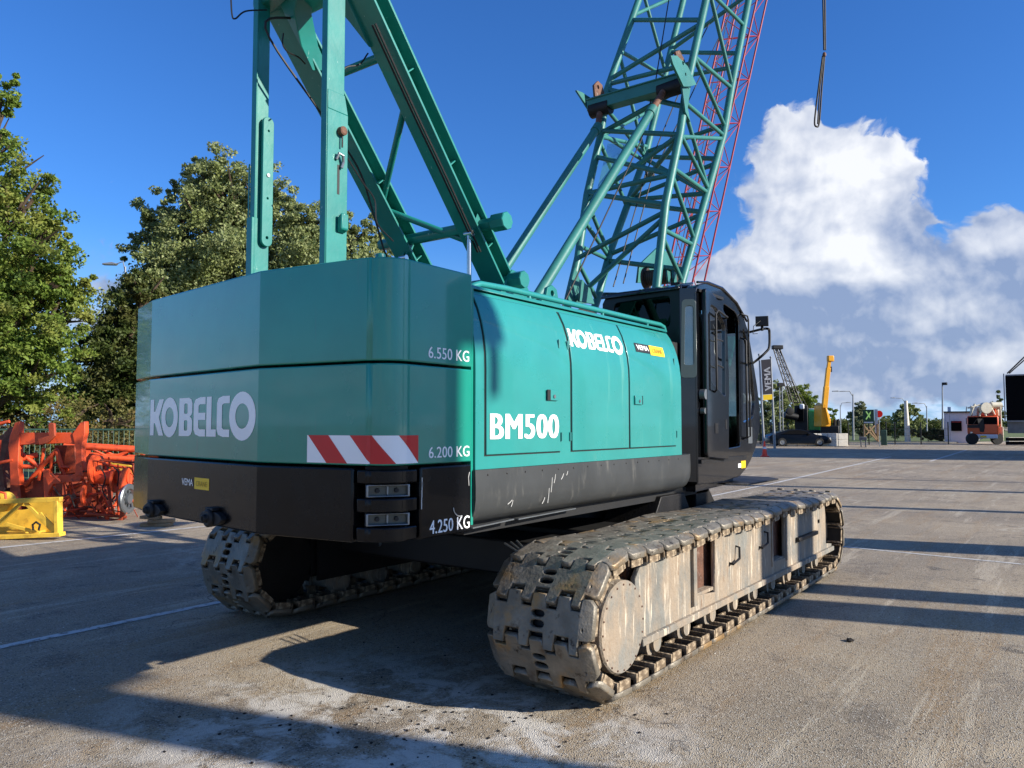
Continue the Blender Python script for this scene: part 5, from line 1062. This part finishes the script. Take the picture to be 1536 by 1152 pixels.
part(mb, 'boom_lacing', 'dark_steel', gc); part(MB().box(t0, (.9, .5, .35), Matrix.Rotation(HEAD, 3, 'Z')).sphere(B(1163, 521, d), .2, 5), 'boom_head', 'black_matt', gc, bevel=.05)
for x1, y1 in ((1206, 610), (1213, 614)): part(MB().path([B(1167, 520, d), B((1167+x1)/2-2, 566, d), B(x1, y1, d)], .018, 5), 'hoist_rope', 'cable', gc)
# yellow telescopic crane
yc = thing('telescopic_crane', 'orange yellow telescopic boom crane standing behind the block wall', 'crane', gpt(1240, 64)); d = 64
bp = [B(1236, 606, d), B(1238.5, 580, d), B(1242, 548, d), B(1245, 538, d)]
mb = MB()
for (p, q, w_) in ((B(1236.5, 612, d), B(1239.5, 580, d), .36), (B(1239.2, 582, d), B(1242.5, 552, d), .30), (B(1242.2, 554, d), B(1244.5, 536.5, d), .24)): mb.beam(p, q, w_, w_*1.1, side=FWD)
part(mb, 'boom', 'crane_yellow', yc, bevel=.02); part(MB().box(B(1245.5, 538, d), (.5, .4, .5), Matrix.Rotation(HEAD, 3, 'Z')), 'boom_head', 'crane_yellow', yc, bevel=.06)
part(MB().tube(B(1246, 540, d), B(1246, 551, d), .02, n=5).box(B(1246, 554, d), (.18, .18, .45)), 'hook_block', 'dark_steel', yc)
part(MB().prism([B(x, y, d) for x, y in ((1232, 640), (1232, 608), (1238, 604), (1244, 622), (1247, 632), (1247, 640))], FWD*1.6), 'turret', 'crane_yellow', yc, bevel=.06); part(MB().prism([B(x, y, d-.2) for x, y in ((1237, 606), (1239, 612), (1246, 636), (1243, 636))], FWD*.5), 'lift_ram', 'crane_yellow', yc, bevel=.03)
part(fbox(MB(), 1230, 1259, .35, zof(638, d), d, 2.4), 'chassis', 'dark_steel', yc, bevel=.1)
for x in (1234, 1241, 1250, 1256): part(MB().lathe(gpt(x, d-.1)+UP*.55, -FWD, [(0, .3), (0, .52), (.3, .54), (.32, .3), (.28, 0)], 18), 'wheel', 'rubber', yc, smooth=40)
for x in (1252, 1257): part(MB().tube(gpt(x, d)+UP*1.6, B(x, 629, d), .12), 'exhaust_stack', 'dark_steel', yc)
# board with a green X on timber legs
xb_ = thing('site_board', 'dark board with a pale green X on crossed timber legs', 'board', gpt(1304, 61)); d = 61
part(fbox(MB(), 1294.5, 1311.5, zof(635.5, d), zof(614.5, d), d, .08), 'panel', 'sign_green', xb_, bevel=.01); part(fbox(MB(), 1312, 1317, zof(650, d), zof(614, d), d+.1, .4), 'side_board', 'white_wall', xb_)
part(MB().beam(B(1299, 617, d-.06), B(1307, 629, d-.06), .10, .02, side=RIGHT).beam(B(1307, 617, d-.075), B(1299, 629, d-.075), .10, .02, side=RIGHT), 'letter_x', 'x_green', xb_)
part(fbox(MB(), 1296, 1310, zof(634.6, d), zof(632.8, d), d-.02, .015), 'letter_strip', 'white_wall', xb_)
for a_, b_ in (((1296, 636), (1296, 660)), ((1316, 636), (1316, 662)), ((1297, 640), (1315, 660)), ((1312, 638), (1299, 652)), ((1304, 640), (1318, 662))): part(MB().beam(B(*a_, d), B(*b_, d), .12, .10), 'leg', 'wood', xb_)
part(MB().lathe(B(1318.5, 621, d+1), -FWD, [(0, .28), (.05, .28), (.05, 0)], 20), 'round_plate', 'red_lamp', xb_)
part(MB().tube(gpt(1318.5, d+1.1), B(1318.5, 621, d+1.1), .04), 'post', 'lamp_grey', xb_)
mb = MB(); fbox(mb, 1288, 1300, .55, .8, d-1, .8); fbox(mb, 1290, 1292, 0, .55, d-1, .5); fbox(mb, 1297, 1299, 0, .55, d-1, .5); o = mb.build('bench', 'concrete_grey', loc=gpt(1294, d-1), bevel=.02); tag(o, 'low grey bench in front of the green X board', 'bench')
mb = fbox(MB(), 1321, 1330, 0, zof(645, 66), 66, 1.2); o = mb.build('utility_cabinet', 'fence_green', loc=gpt(1325, 66), bevel=.03); tag(o, 'dark green utility cabinet right of the X board', 'cabinet')
lamp('street_lamp', 'tall curved street lamp above the yellow crane, arm reaching left', 1279.5, 591, 88, -20, r=.10)
lamp('street_lamp', 'shorter curved lamp just left of the taller one, arm reaching right', 1260.5, 608, 118, 9, r=.09)
lamp('street_lamp', 'street lamp left of the white building, arm reaching left', 1390, 609, 105, -12, r=.09)
lamp('street_lamp', 'faint lamp with a long left arm behind the willow', 1357, 601, 125, -13, r=.09)
lamp('street_lamp', 'floodlight pole with a black head beside the white building', 1413.5, 577, 84, 0, 'box', r=.09)
o = MB().tube(gpt(1361, 76), B(1358.5, 601, 76), .28, .16, 10).build('concrete_post', 'concrete_pale', loc=gpt(1361, 76), smooth=50); tag(o, 'thick pale concrete post in front of the willow', 'post')
# boundary fence at the end of the yard
ef = thing('mesh_fence', 'dark mesh fence along the far end of the yard', 'fence', gpt(1350, 68))
for x in (1272, 1303, 1329, 1342, 1381, 1422): part(MB().beam(gpt(x, 68), gpt(x, 68)+UP*2.0, .09, .09), 'post', 'fence_dark', ef)
mb = MB()
for z_ in (.2, .8, 1.4): mb.beam(gpt(1272, 68.1)+UP*z_, gpt(1422, 68.1)+UP*z_, .015, .015)
for i in range(90): q = gpt(1272, 68.1).lerp(gpt(1422, 68.1), i/90); mb.beam(q+UP*.1, q+UP*1.5, .008, .008)
part(mb, 'mesh', 'fence_dark', ef)
cf = thing('mesh_fence', 'dark mesh fence panel behind the black car', 'fence', gpt(1160, 70))
for x in (1120, 1140, 1156, 1168, 1182): part(MB().beam(gpt(x, 70), gpt(x, 70)+UP*2.0, .09, .09), 'post', 'fence_dark', cf)
mb = MB()
for i in range(60): q = gpt(1120, 70.1).lerp(gpt(1182, 70.1), i/60); mb.beam(q+UP*.1, q+UP*1.8, .02, .02)
part(mb, 'mesh', 'fence_dark', cf)
# white building
wb = thing('white_building', 'small white flat roofed building with a dark shop window', 'building', gpt(1436, 74)); d = 74
part(fbox(MB(), 1416, 1462, 0, zof(618.5, d), d, 7), 'wall', 'white_wall', wb, bevel=.02); part(fbox(MB(), 1415.6, 1462.5, zof(619, d), zof(617, d), d-.15, 7.3), 'roof', 'fence_dark', wb)
fr = part(fbox(MB(), 1426.5, 1442.5, zof(646.5, d), zof(631.5, d), d-.05, .1), 'window', 'black_screen', wb); part(fbox(MB(), 1430, 1440.5, zof(644, d), zof(634, d), d-.07, .03), 'window_poster', 'concrete_pale', fr); part(fbox(MB(), 1427.5, 1441.5, zof(633.6, d), zof(632.2, d), d-.075, .03), 'window_strip', 'red_lamp', fr)
part(fbox(MB(), 1422, 1427, zof(617, d), zof(610, d), d+1, 1.0), 'roof_unit', 'white_wall', wb); part(MB().tube(gpt(1450, d)+UP*3, B(1450, 610, d), .05), 'vent_pipe', 'galv', wb)
part(fbox(MB(), 1446, 1449.5, 0, 2.1, d-.05, .1), 'door', 'lamp_grey', wb, bevel=.01)
for x in (1418, 1424.5): part(fbox(MB(), x, x+.5, 0, zof(619, d), d-.08, .06), 'downpipe', 'lamp_grey', wb)
car('small dark car behind the orange truck at the far right', G(1445, 662.0), HEAD+.5, .9, 'car_paint')
# orange truck crane
tc_ = thing('truck_crane', 'orange truck crane with cream machinery on its back', 'truck', gpt(1478, 69)); d = 69
part(fbox(MB(), 1450.5, 1498, zof(652, d), zof(624, d), d, 2.6), 'cab', 'truck_orange', tc_, bevel=.12); ws = part(fbox(MB(), 1452, 1496, zof(636.5, d), zof(625.5, d), d-.03, .1), 'windscreen', 'black_screen', tc_, bevel=.02)
part(fbox(MB(), 1451, 1470, zof(642, d), zof(637.2, d), d-.04, .1), 'grille', 'black_matt', tc_); part(MB().prism([B(x, y, d-.08) for x, y in ((1466, 628), (1480, 628), (1476, 648), (1471, 648))], FWD*.08), 'mast_foot', 'black_matt', tc_)
part(fbox(MB(), 1453, 1496, zof(657.5, d), zof(651.5, d), d-.3, 1.2), 'bumper', 'white_wall', tc_, bevel=.04)
part(fbox(MB(), 1498.5, 1505, .3, zof(640, d), d-.2, .8), 'outrigger', 'cream_metal', tc_, bevel=.05)
for x in (1455, 1491): part(fbox(MB(), x, x+3.5, zof(650.5, d), zof(647.5, d), d-.12, .1), 'headlight', 'chrome', tc_, bevel=.02)
for x in (1460, 1486): part(MB().tube(B(x, 636, d-.08), B(x+5, 629, d-.08), .02, n=5), 'wiper', 'black_matt', tc_)
part(fbox(MB(), 1470, 1479, zof(656, d), zof(653.5, d), d-.34, .03), 'number_plate', 'decal_yellow', tc_)
for x in (1449, 1499.5): part(fbox(MB(), x, x+1.4, zof(636, d), zof(627, d), d-.3, .2), 'mirror', 'black_matt', tc_, bevel=.03)
for x in (1456, 1493): part(MB().lathe(gpt(x, d)+UP*.5, -FWD, [(0, .3), (0, .5), (.3, .5), (.3, 0)], 18), 'wheel', 'rubber', tc_, smooth=40)
rr = random.Random(9)
for i in range(9):
    x = 1456+i*5+rr.uniform(-1, 1); y0 = 624; y1 = rr.uniform(603, 616); part(fbox(MB(), x, x+rr.uniform(3, 7), zof(y0, d), zof(y1, d), d+.3+rr.uniform(0, 1), .8), 'machinery', ['cream_metal', 'white_wall', 'cream_metal', 'truck_orange'][i % 4], tc_, bevel=.08)
for a_, b_ in (((1455, 624), (1462, 606)), ((1469, 624), (1474, 612)), ((1474, 612), (1479, 624)), ((1484, 606), (1492, 622)), ((1500, 606), (1502, 650)), ((1452, 612), (1470, 607))): part(MB().tube(B(*a_, d), B(*b_, d), .08, n=8), 'tube', 'cream_metal', tc_, smooth=50)
part(MB().lathe(B(1476, 612, d+.2), -FWD, [(0, .5), (.4, .5), (.4, 0)], 20).lathe(B(1486, 608, d+.2), RIGHT, [(0, .3), (.9, .3)], 16), 'winch', 'cream_metal', tc_, smooth=40)
# black screen building at the right edge
sb_ = thing('display_wall', 'black framed billboard wall on a grey base at the right edge', 'billboard', gpt(1530, 66)); d = 66
part(fbox(MB(), 1508.5, 1640, zof(631, d), zof(562, d), d, .3), 'screen', 'black_screen', sb_)
for x0, x1, y0, y1 in ((1507.2, 1509, 632, 560.5), (1509, 1641, 562, 560), (1509, 1641, 632.6, 630.6)): part(fbox(MB(), x0, x1, zof(y0, d), zof(y1, d), d-.12, .5), 'frame', 'lamp_grey', sb_)
part(fbox(MB(), 1509.5, 1640, zof(650, d), zof(632.6, d), d+.05, .5), 'base', 'concrete_grey', sb_)
part(MB().tube(B(1511, 560, d), B(1538, 534, d), .06).tube(B(1514, 560, d), B(1541, 536, d), .05), 'stay', 'dark_steel', sb_)
cr = None
for r_ in range(2):
    for i in range(7):
        x = 1511+i*6.5; b_ = gpt(x, 65.2)+UP*(.06+.32*r_); pr = MB(); pr.prism([b_, b_+RIGHT*.34, b_+RIGHT*.34+UP*.28, b_+UP*.28], FWD*.3)
        if cr is None:
            cr = thing('crate', 'grey crate in the two-high row at the foot of the billboard', 'crate', b_, 'crates along the foot of the billboard'); part(pr, 'box', 'black_screen', cr)
            part(MB().box(b_+RIGHT*.17+UP*.295, (.36, .36, .03), Matrix.Rotation(HEAD, 3, 'Z')), 'lid', 'concrete_pale', cr)
        else: c = copy_tree(cr); c.location = b_
# ---- red lattice boom behind the teal one
rb = thing('red_boom', 'slender red lattice boom rising behind the teal boom', 'crane boom', gpt(1000, 34)); d = 34
lines = {'a': ((1003, 400), (1092, 0), 0), 'b': ((1020, 402), (1107, 0), 1.5), 'c': ((1040, 418), (1135, 0), 0), 'd': ((1058, 416), (1150, 0), 1.5)}
pts = {}
for k, (p, q, dd) in lines.items():
    a = B(*p, d+dd); b = B(*q, d+dd); v_ = (b-a); a0 = a-v_*((a.z-1.2)/v_.z); b0 = b+v_*.5; pts[k] = (a0, b0); part(MB().tube(a0, b0, .046, n=8), 'chord', 'red_paint', rb, smooth=50)
N = 26
for a, b in (('a', 'c'), ('a', 'b'), ('c', 'd'), ('b', 'd')):
    mb = MB()
    for i in range(N):
        s0_, s1_ = (a, b) if i % 2 else (b, a); p0 = pts[s0_][0].lerp(pts[s0_][1], i/N); p1 = pts[s1_][0].lerp(pts[s1_][1], (i+1)/N); mb.tube(p0, p1, .021, n=6)
        if i % 2 == 0: mb.tube(pts[a][0].lerp(pts[a][1], i/N), pts[b][0].lerp(pts[b][1], i/N), .02, n=6)
    part(mb, 'lacing', 'red_paint', rb)
for k_ in range(3): part(MB().path([B(1120-k_*6, -40, 33), B(1060-k_*8, 230, 33), B(1015-k_*6, 430, 33)], .016, 5), 'hoist_rope', 'cable', rb)
# ---- hoist rope with hanging sling
hs_ = thing('hoist_sling', 'steel rope with a looped sling hanging in the blue sky', 'hoist rope', B(1225, 190, 14)); d = 14
part(MB().path([B(1233, -420, d), B(1234.5, 0, d), B(1236, 75, d)], .016, 8).path([B(1236, -420, d+.06), B(1237.5, 0, d+.06), B(1238, 75, d+.06)], .016, 8), 'rope', 'cable', hs_, smooth=50)
part(MB().sphere(B(1236.5, 82, d), V(.035, .035, .05), 7), 'ring', 'rusty_steel', hs_, smooth=50)
part(MB().path(curve([B(1234, 84, d), B(1228, 130, d), B(1223, 170, d), B(1222, 186, d), B(1225, 190, d), B(1228, 188, d+.05), B(1230, 172, d+.05), B(1233, 130, d+.05), B(1237, 84, d+.05)]), .016, 8).path([B(1235.5, 84, d), B(1230, 130, d), B(1226.5, 186, d)], .014, 8), 'sling', 'cable', hs_, smooth=50)
# ---- small stones and crumbs lying about
def stone(p, s, sd, lab, mt='litter'):
    r = random.Random(sd); mb = MB().sphere((0, 0, 0), V(1, .6, .35), 5)
    mb.v = [p+V(q.x*s, q.y*s, max(0, q.z*s+.2*s))*(1+r.uniform(-.25, .25)) if False else p+V(q.x*s*(1+r.uniform(-.3, .3)), q.y*s*(1+r.uniform(-.3, .3)), max(0.001, q.z*s*(1+r.uniform(-.4, .4))+.2*s)) for q in mb.v]
    return tag(mb.build('rubber_scrap', mt, loc=p), lab, 'debris')
stone(G(1275, 962), .045, 1, 'black scrap of rubber alone on the asphalt right of the track')
mb = MB(); r = random.Random(5)
for i in range(240):
    px = r.gauss(620, 170); py = 1060+abs(r.gauss(0, 40)) if r.random() < .7 else r.uniform(900, 1150); q = G(min(1500, max(20, px)), min(1200, py)); s = r.choice((.003, .004, .006, .010)); a_ = r.uniform(0, pi)
    mb.prism([q+V(cos(a_+w_)*s*r.uniform(.6, 1.4), sin(a_+w_)*s*r.uniform(.6, 1.2), -.001) for w_ in (0, 1.5, 3, 4.5)], V(0, 0, s*.7))
o = mb.build('dirt_crumbs', 'litter'); tag(o, 'scattered crumbs of dark dirt on the asphalt behind the track', 'dirt', kind='stuff')
mb = MB()
for i in range(350):
    q = G(r.uniform(-100, 1700), 690+abs(r.gauss(0, 220))); s = r.choice((.003, .004, .006)); a_ = r.uniform(0, pi)
    mb.prism([q+V(cos(a_+w_)*s*r.uniform(.6, 1.4), sin(a_+w_)*s*r.uniform(.6, 1.2), -.001) for w_ in (0, 1.5, 3, 4.5)], V(0, 0, s*.7))
o = mb.build('grit', 'concrete_pale'); tag(o, 'fine pale grit sprinkled over the asphalt yard', 'grit', kind='stuff')
# ---- unseen casters added outside the picture at right to throw the long shadows
SD = V(cos(radians(-74)), sin(radians(-74)), 0)
def toward_sun(u, v_, L_): return V(u, v_, 0)+SD*L_
def shadow_post(label, u, v_, L_, h, w_, mt='lamp_grey', name='mast'):
    b = toward_sun(u, v_, L_); t_ = thing(name, label, 'mast', b); part(MB().tube(b, b+UP*h, w_, w_*.8, 12), 'pole', mt, t_, smooth=50); part(MB().box(b+UP*(h+.1), (.8, .5, .25)), 'lamp_head', 'black_matt', t_, bevel=.03); return t_  # unseen pole with a head, added only to cast a shadow band
shadow_post('unseen grey mast added for its shadow, nearest the far fence', 27.4, 1.99, 9, 16, .11)
shadow_post('unseen thick grey mast added for its shadow at right', 23.3, 1.7, 8, 16, .24)
shadow_post('unseen grey mast added for its shadow, third from the fence', 18.0, 1.3, 8, 14, .20)
shadow_post('unseen thin grey mast added for its shadow, farthest away', 39.5, 2.8, 12, 17, .12)
def shadow_block(label, name, cat, u0, u1, v_, L_, h, dep, mt='concrete_grey'):
    a = toward_sun(u0, v_, L_); b = toward_sun(u1, v_, L_); t_ = thing(name, label, cat, a); part(MB().prism([a, b, b+SD*dep, a+SD*dep], UP*h), 'body', mt, t_, bevel=.04); part(MB().prism([a+UP*h, b+UP*h, b+SD*dep+UP*h, a+SD*dep+UP*h], UP*.12), 'roof', 'white_wall', t_, bevel=.02); return t_  # unseen block, added only for the shadow it casts
shadow_block('grey warehouse added for its shadow outside the picture beyond the right edge', 'warehouse', 'building', 44, 62, 3.4, 6, 10.5, 12)
shadow_block('narrow grey added shadow cabin outside the picture at right', 'shadow_caster', 'caster', 11.95, 13.0, .93, 6, 5.2, 2.5)
shadow_block('tall grey added shadow cabin outside the picture, nearest the track', 'shadow_caster', 'caster', 7.5, 8.3, .6, 6.2, 4.9, 2.4)
shadow_block('second tall grey added shadow cabin outside the picture near the track', 'shadow_caster', 'caster', 8.62, 9.2, .6, 7.2, 5.4, 1.0)
# unseen pylon added only to cast a shadow across the ground and the counterweight
py_ = toward_sun(2.50, 4.2, 12); pyl = thing('shadow_pylon', 'tall stepped grey pylon added for its shadow outside the picture at right', 'pylon', py_)
side = V(-SD.y, SD.x, 0)         # points forward (+X)
def pan(w0, w1, z0, z1): return MB().prism([py_+side*w0+UP*z0, py_+side*w1+UP*z0, py_+side*w1+UP*z1, py_+side*w0+UP*z1], SD*.2)
part(pan(-.29, .29, 0, 5.77), 'shaft', 'concrete_grey', pyl, bevel=.02)
part(pan(-.30, .62, 5.77, 7.5), 'panel', 'concrete_grey', pyl, bevel=.02)
part(pan(.62, 1.04, 6.93, 7.5), 'side_panel', 'concrete_grey', pyl, bevel=.02)  # added steps shape the shadow outline on the engine door
part(pan(.86, .97, 6.60, 6.93), 'side_panel', 'concrete_grey', pyl, bevel=.02)
# ================================================================== WORLD, SUN, CAMERA
SUN_AZ = radians(-74.0); SUN_EL = radians(24)
S.cycles.max_bounces = 6; S.cycles.transparent_max_bounces = 10; S.cycles.caustics_reflective = False; S.cycles.caustics_refractive = False
w = bpy.data.worlds.new('World'); S.world = w; w.use_nodes = True; t = NT(w.node_tree); t.dim = '2D'; bg = w.node_tree.nodes['Background']
sky = t.n('ShaderNodeTexSky', sky_type='NISHITA'); sky.sun_disc = False; sky.sun_elevation = SUN_EL; sky.sun_rotation = pi/2-SUN_AZ
sky.air_density = 1.0; sky.dust_density = .3; sky.ozone_density = 3.0; sky.altitude = 0
hs = t.n('ShaderNodeHueSaturation'); hs.inputs['Saturation'].default_value = 1.15; t.l(sky.outputs[0], hs.inputs['Color'])
g = t.n('ShaderNodeTexCoord').outputs['Generated']; sx = t.n('ShaderNodeSeparateXYZ'); t.l(g, sx.inputs[0])
# degrees right of the yard's long view and degrees above the horizon
azw = t.math('ARCTAN2', sx.outputs[1], sx.outputs[0]); az = t.math('MULTIPLY', t.math('SUBTRACT', TH, azw), 180/pi)
az = t.math('WRAP', az, 180, -180); el = t.math('MULTIPLY', t.math('ARCSINE', sx.outputs[2]), 180/pi)
cb = t.n('ShaderNodeCombineXYZ'); t.l(az, cb.inputs[0]); t.l(el, cb.inputs[1]); ang = cb.outputs[0]
def warp(src, scale, amt, det=6):
    nz = t.n('ShaderNodeTexNoise', noise_dimensions='2D'); nz.inputs['Scale'].default_value = scale; nz.inputs['Detail'].default_value = det; nz.inputs['Roughness'].default_value = .6; t.l(src, nz.inputs['Vector'])
    s = t.n('ShaderNodeVectorMath', operation='SUBTRACT'); t.l(nz.outputs['Color'], s.inputs[0]); s.inputs[1].default_value = (.5, .5, .5)
    m = t.n('ShaderNodeVectorMath', operation='SCALE'); t.l(s.outputs[0], m.inputs[0]); m.inputs['Scale'].default_value = amt
    a = t.n('ShaderNodeVectorMath', operation='ADD'); t.l(src, a.inputs[0]); t.l(m.outputs[0], a.inputs[1]); return a.outputs[0]
wb = warp(ang, .12, 2.5, 2); wa = warp(warp(ang, .16, 4.0, 3), .6, 1.6, 8)
def field(src, blobs):
    out = None
    for (a0, e0, ra, re, wgt) in blobs:
        mp = t.n('ShaderNodeMapping'); mp.inputs['Location'].default_value = (-a0/ra, -e0/re, 0); mp.inputs['Scale'].default_value = (1/ra, 1/re, 0); t.l(src, mp.inputs[0])
        ln = t.n('ShaderNodeVectorMath', operation='DOT_PRODUCT'); t.l(mp.outputs[0], ln.inputs[0]); t.l(mp.outputs[0], ln.inputs[1])
        k = t.math('MULTIPLY', t.math('EXPONENT', t.math('MULTIPLY', ln.outputs['Value'], -1.4)), wgt); out = k if out is None else t.math('ADD', out, k)
    return out
def pb(x, y, rx, ry, wgt=1.0):      # blob given as survey-picture position
    return (degrees(atan((x-768)/F)), degrees(atan((638-y)/F)), degrees(rx/F), degrees(ry/F), wgt)
cum = [pb(1190, 235, 55, 45), pb(1250, 280, 85, 60), pb(1345, 290, 58, 36), pb(1200, 340, 95, 80), pb(1320, 330, 70, 50, .8), pb(1150, 420, 110, 60), pb(1280, 430, 110, 55), pb(1385, 365, 50, 18, .7),
       pb(1150, 510, 170, 64, 1.2), pb(1320, 510, 150, 76, 1.2), pb(1500, 485, 80, 55), pb(1520, 400, 40, 30, .8), pb(1600, 470, 120, 90), pb(1470, 550, 150, 50, 1.2), pb(1240, 575, 180, 34, .9), pb(1090, 430, 60, 50, .7), pb(1750, 430, 160, 120)]
cum2 = [pb(150, 455, 26, 18, .75), pb(110, 500, 60, 22, .6), pb(-300, 420, 300, 120, .9)]
D = field(wa, cum+cum2)
lo_n = t.noise(ang, .45, 8, .62, sy=(.5, 1.6, 1)); band = t.math('MULTIPLY', t.ramp(el, 7.5, 1.0), t.ramp(lo_n, .40, .62))   # streaky cloud low over the horizon
# scattered cloud for the rest of the sky
gv = t.n('ShaderNodeMapping'); gv.inputs['Scale'].default_value = (1, 1, 2.6); t.l(g, gv.inputs[0]); away = t.ramp(t.math('ABSOLUTE', az), 62, 90)
t.dim = '3D'
oth = t.math('MULTIPLY', t.ramp(t.noise(gv.outputs[0], 2.1, 5, .58), .52, .64), away)
def cells(src, scale):
    v_ = t.n('ShaderNodeTexVoronoi', voronoi_dimensions='2D', feature='SMOOTH_F1'); v_.inputs['Scale'].default_value = scale; v_.inputs['Smoothness'].default_value = .35; t.l(src, v_.inputs['Vector']); return t.math('SUBTRACT', .55, v_.outputs['Distance'])
bil = t.math('ADD', t.math('ADD', t.math('MULTIPLY', cells(wb, .30), .5), t.math('MULTIPLY', cells(wa, .7), .3)), t.math('MULTIPLY', cells(wa, 1.6), .16))
soft = t.ramp(el, 13, 7); Db = t.math('ADD', D, t.math('MULTIPLY', bil, t.math('SUBTRACT', .85, t.math('MULTIPLY', soft, .45))))
t.dim = '2D'
mask = t.math('ADD', t.math('MULTIPLY', t.ramp(Db, .45, .70), t.math('SUBTRACT', 1, soft)), t.math('MULTIPLY', t.ramp(Db, .30, .80), soft))
def relief(sc, det, dx, dy, k):
    a = t.noise(wb, sc, det, .5); m = t.n('ShaderNodeMapping'); m.inputs['Location'].default_value = (dx, dy, 0); t.l(wb, m.inputs[0]); b_ = t.noise(m.outputs[0], sc, det, .5)
    return t.math('MULTIPLY', t.math('SUBTRACT', a, b_), k)
rel = t.math('ADD', relief(.16, 4, .9, 1.2, 1.3), relief(.5, 6, .35, .45, .8))
hgt = t.ramp(el, 5.0, 14.5); D2 = field(wb, [pb(1190, 235, 75, 60, .95), pb(1330, 275, 95, 60, .95), pb(1250, 330, 110, 60, .8), pb(1180, 400, 120, 28, .7), pb(1300, 400, 60, 30, .7), pb(1240, 440, 80, 18, .5), pb(1510, 395, 50, 28, .8), pb(1340, 440, 50, 22, .55), pb(1480, 545, 50, 22, .5), pb(1400, 480, 30, 40, .35)])
lit = t.math('ADD', t.math('ADD', t.math('MULTIPLY', D2, .78), .06), t.math('ADD', rel, t.math('MULTIPLY', bil, .42)), clamp=True)
ccol = t.mix(lit, (.19, .25, .39, 1), (.67, .68, .70, 1)); ccol = t.mix(t.math('MULTIPLY', t.ramp(lit, .35, .75), .0), ccol, (1, 1, 1, 1))
mul = t.n('ShaderNodeVectorMath', operation='MULTIPLY'); low = t.mix(t.ramp(el, 14, 0), hs.outputs[0], (4.7, 4.8, 4.5, 1)); t.l(low, mul.inputs[0]); mul.inputs[1].default_value = (.55, .90, 1.38)
def sc(col, k):
    m = t.n('ShaderNodeVectorMath', operation='SCALE'); (t.l(col, m.inputs[0]) if not isinstance(col, tuple) else None)
    if isinstance(col, tuple): m.inputs[0].default_value = col[:3]
    m.inputs['Scale'].default_value = k; return m.outputs[0]
SKYK = .085
cl = sc(ccol, .95/SKYK)
skyc = t.mix(t.math('MULTIPLY', band, .75), mul.outputs[0], sc((.50, .60, .78, 1), .95/SKYK))
skyc = t.mix(t.math('MULTIPLY', oth, .45), skyc, sc((.50, .53, .56, 1), .9/SKYK))
skyc = t.mix(t.math('MULTIPLY', mask, .93), skyc, cl)
t.l(skyc, bg.inputs[0]); bg.inputs[1].default_value = SKYK
sl = bpy.data.lights.new('sun', 'SUN'); sl.energy = 5.0; sl.angle = radians(.55); sl.color = (1, .93, .82)
so = bpy.data.objects.new('sun', sl); COL.objects.link(so)
sd = V(cos(SUN_EL)*cos(SUN_AZ), cos(SUN_EL)*sin(SUN_AZ), sin(SUN_EL)); so.rotation_euler = sd.to_track_quat('Z', 'Y').to_euler()
cam = bpy.data.cameras.new('camera'); co = bpy.data.objects.new('camera', cam); COL.objects.link(co); co.location = (0, 0, H)
look = FWD*cos(PT)+UP*sin(PT); co.rotation_euler = look.to_track_quat('-Z', 'Y').to_euler()
cam.sensor_width = 36; cam.lens = F/1536*36; cam.clip_end = 6000; cam.clip_start = .05; S.camera = co
S.view_settings.view_transform = 'Standard'; S.view_settings.look = 'None'; S.view_settings.exposure = .68; S.view_settings.gamma = 1
w.cycles.sampling_method = 'MANUAL'; w.cycles.sample_map_resolution = 512
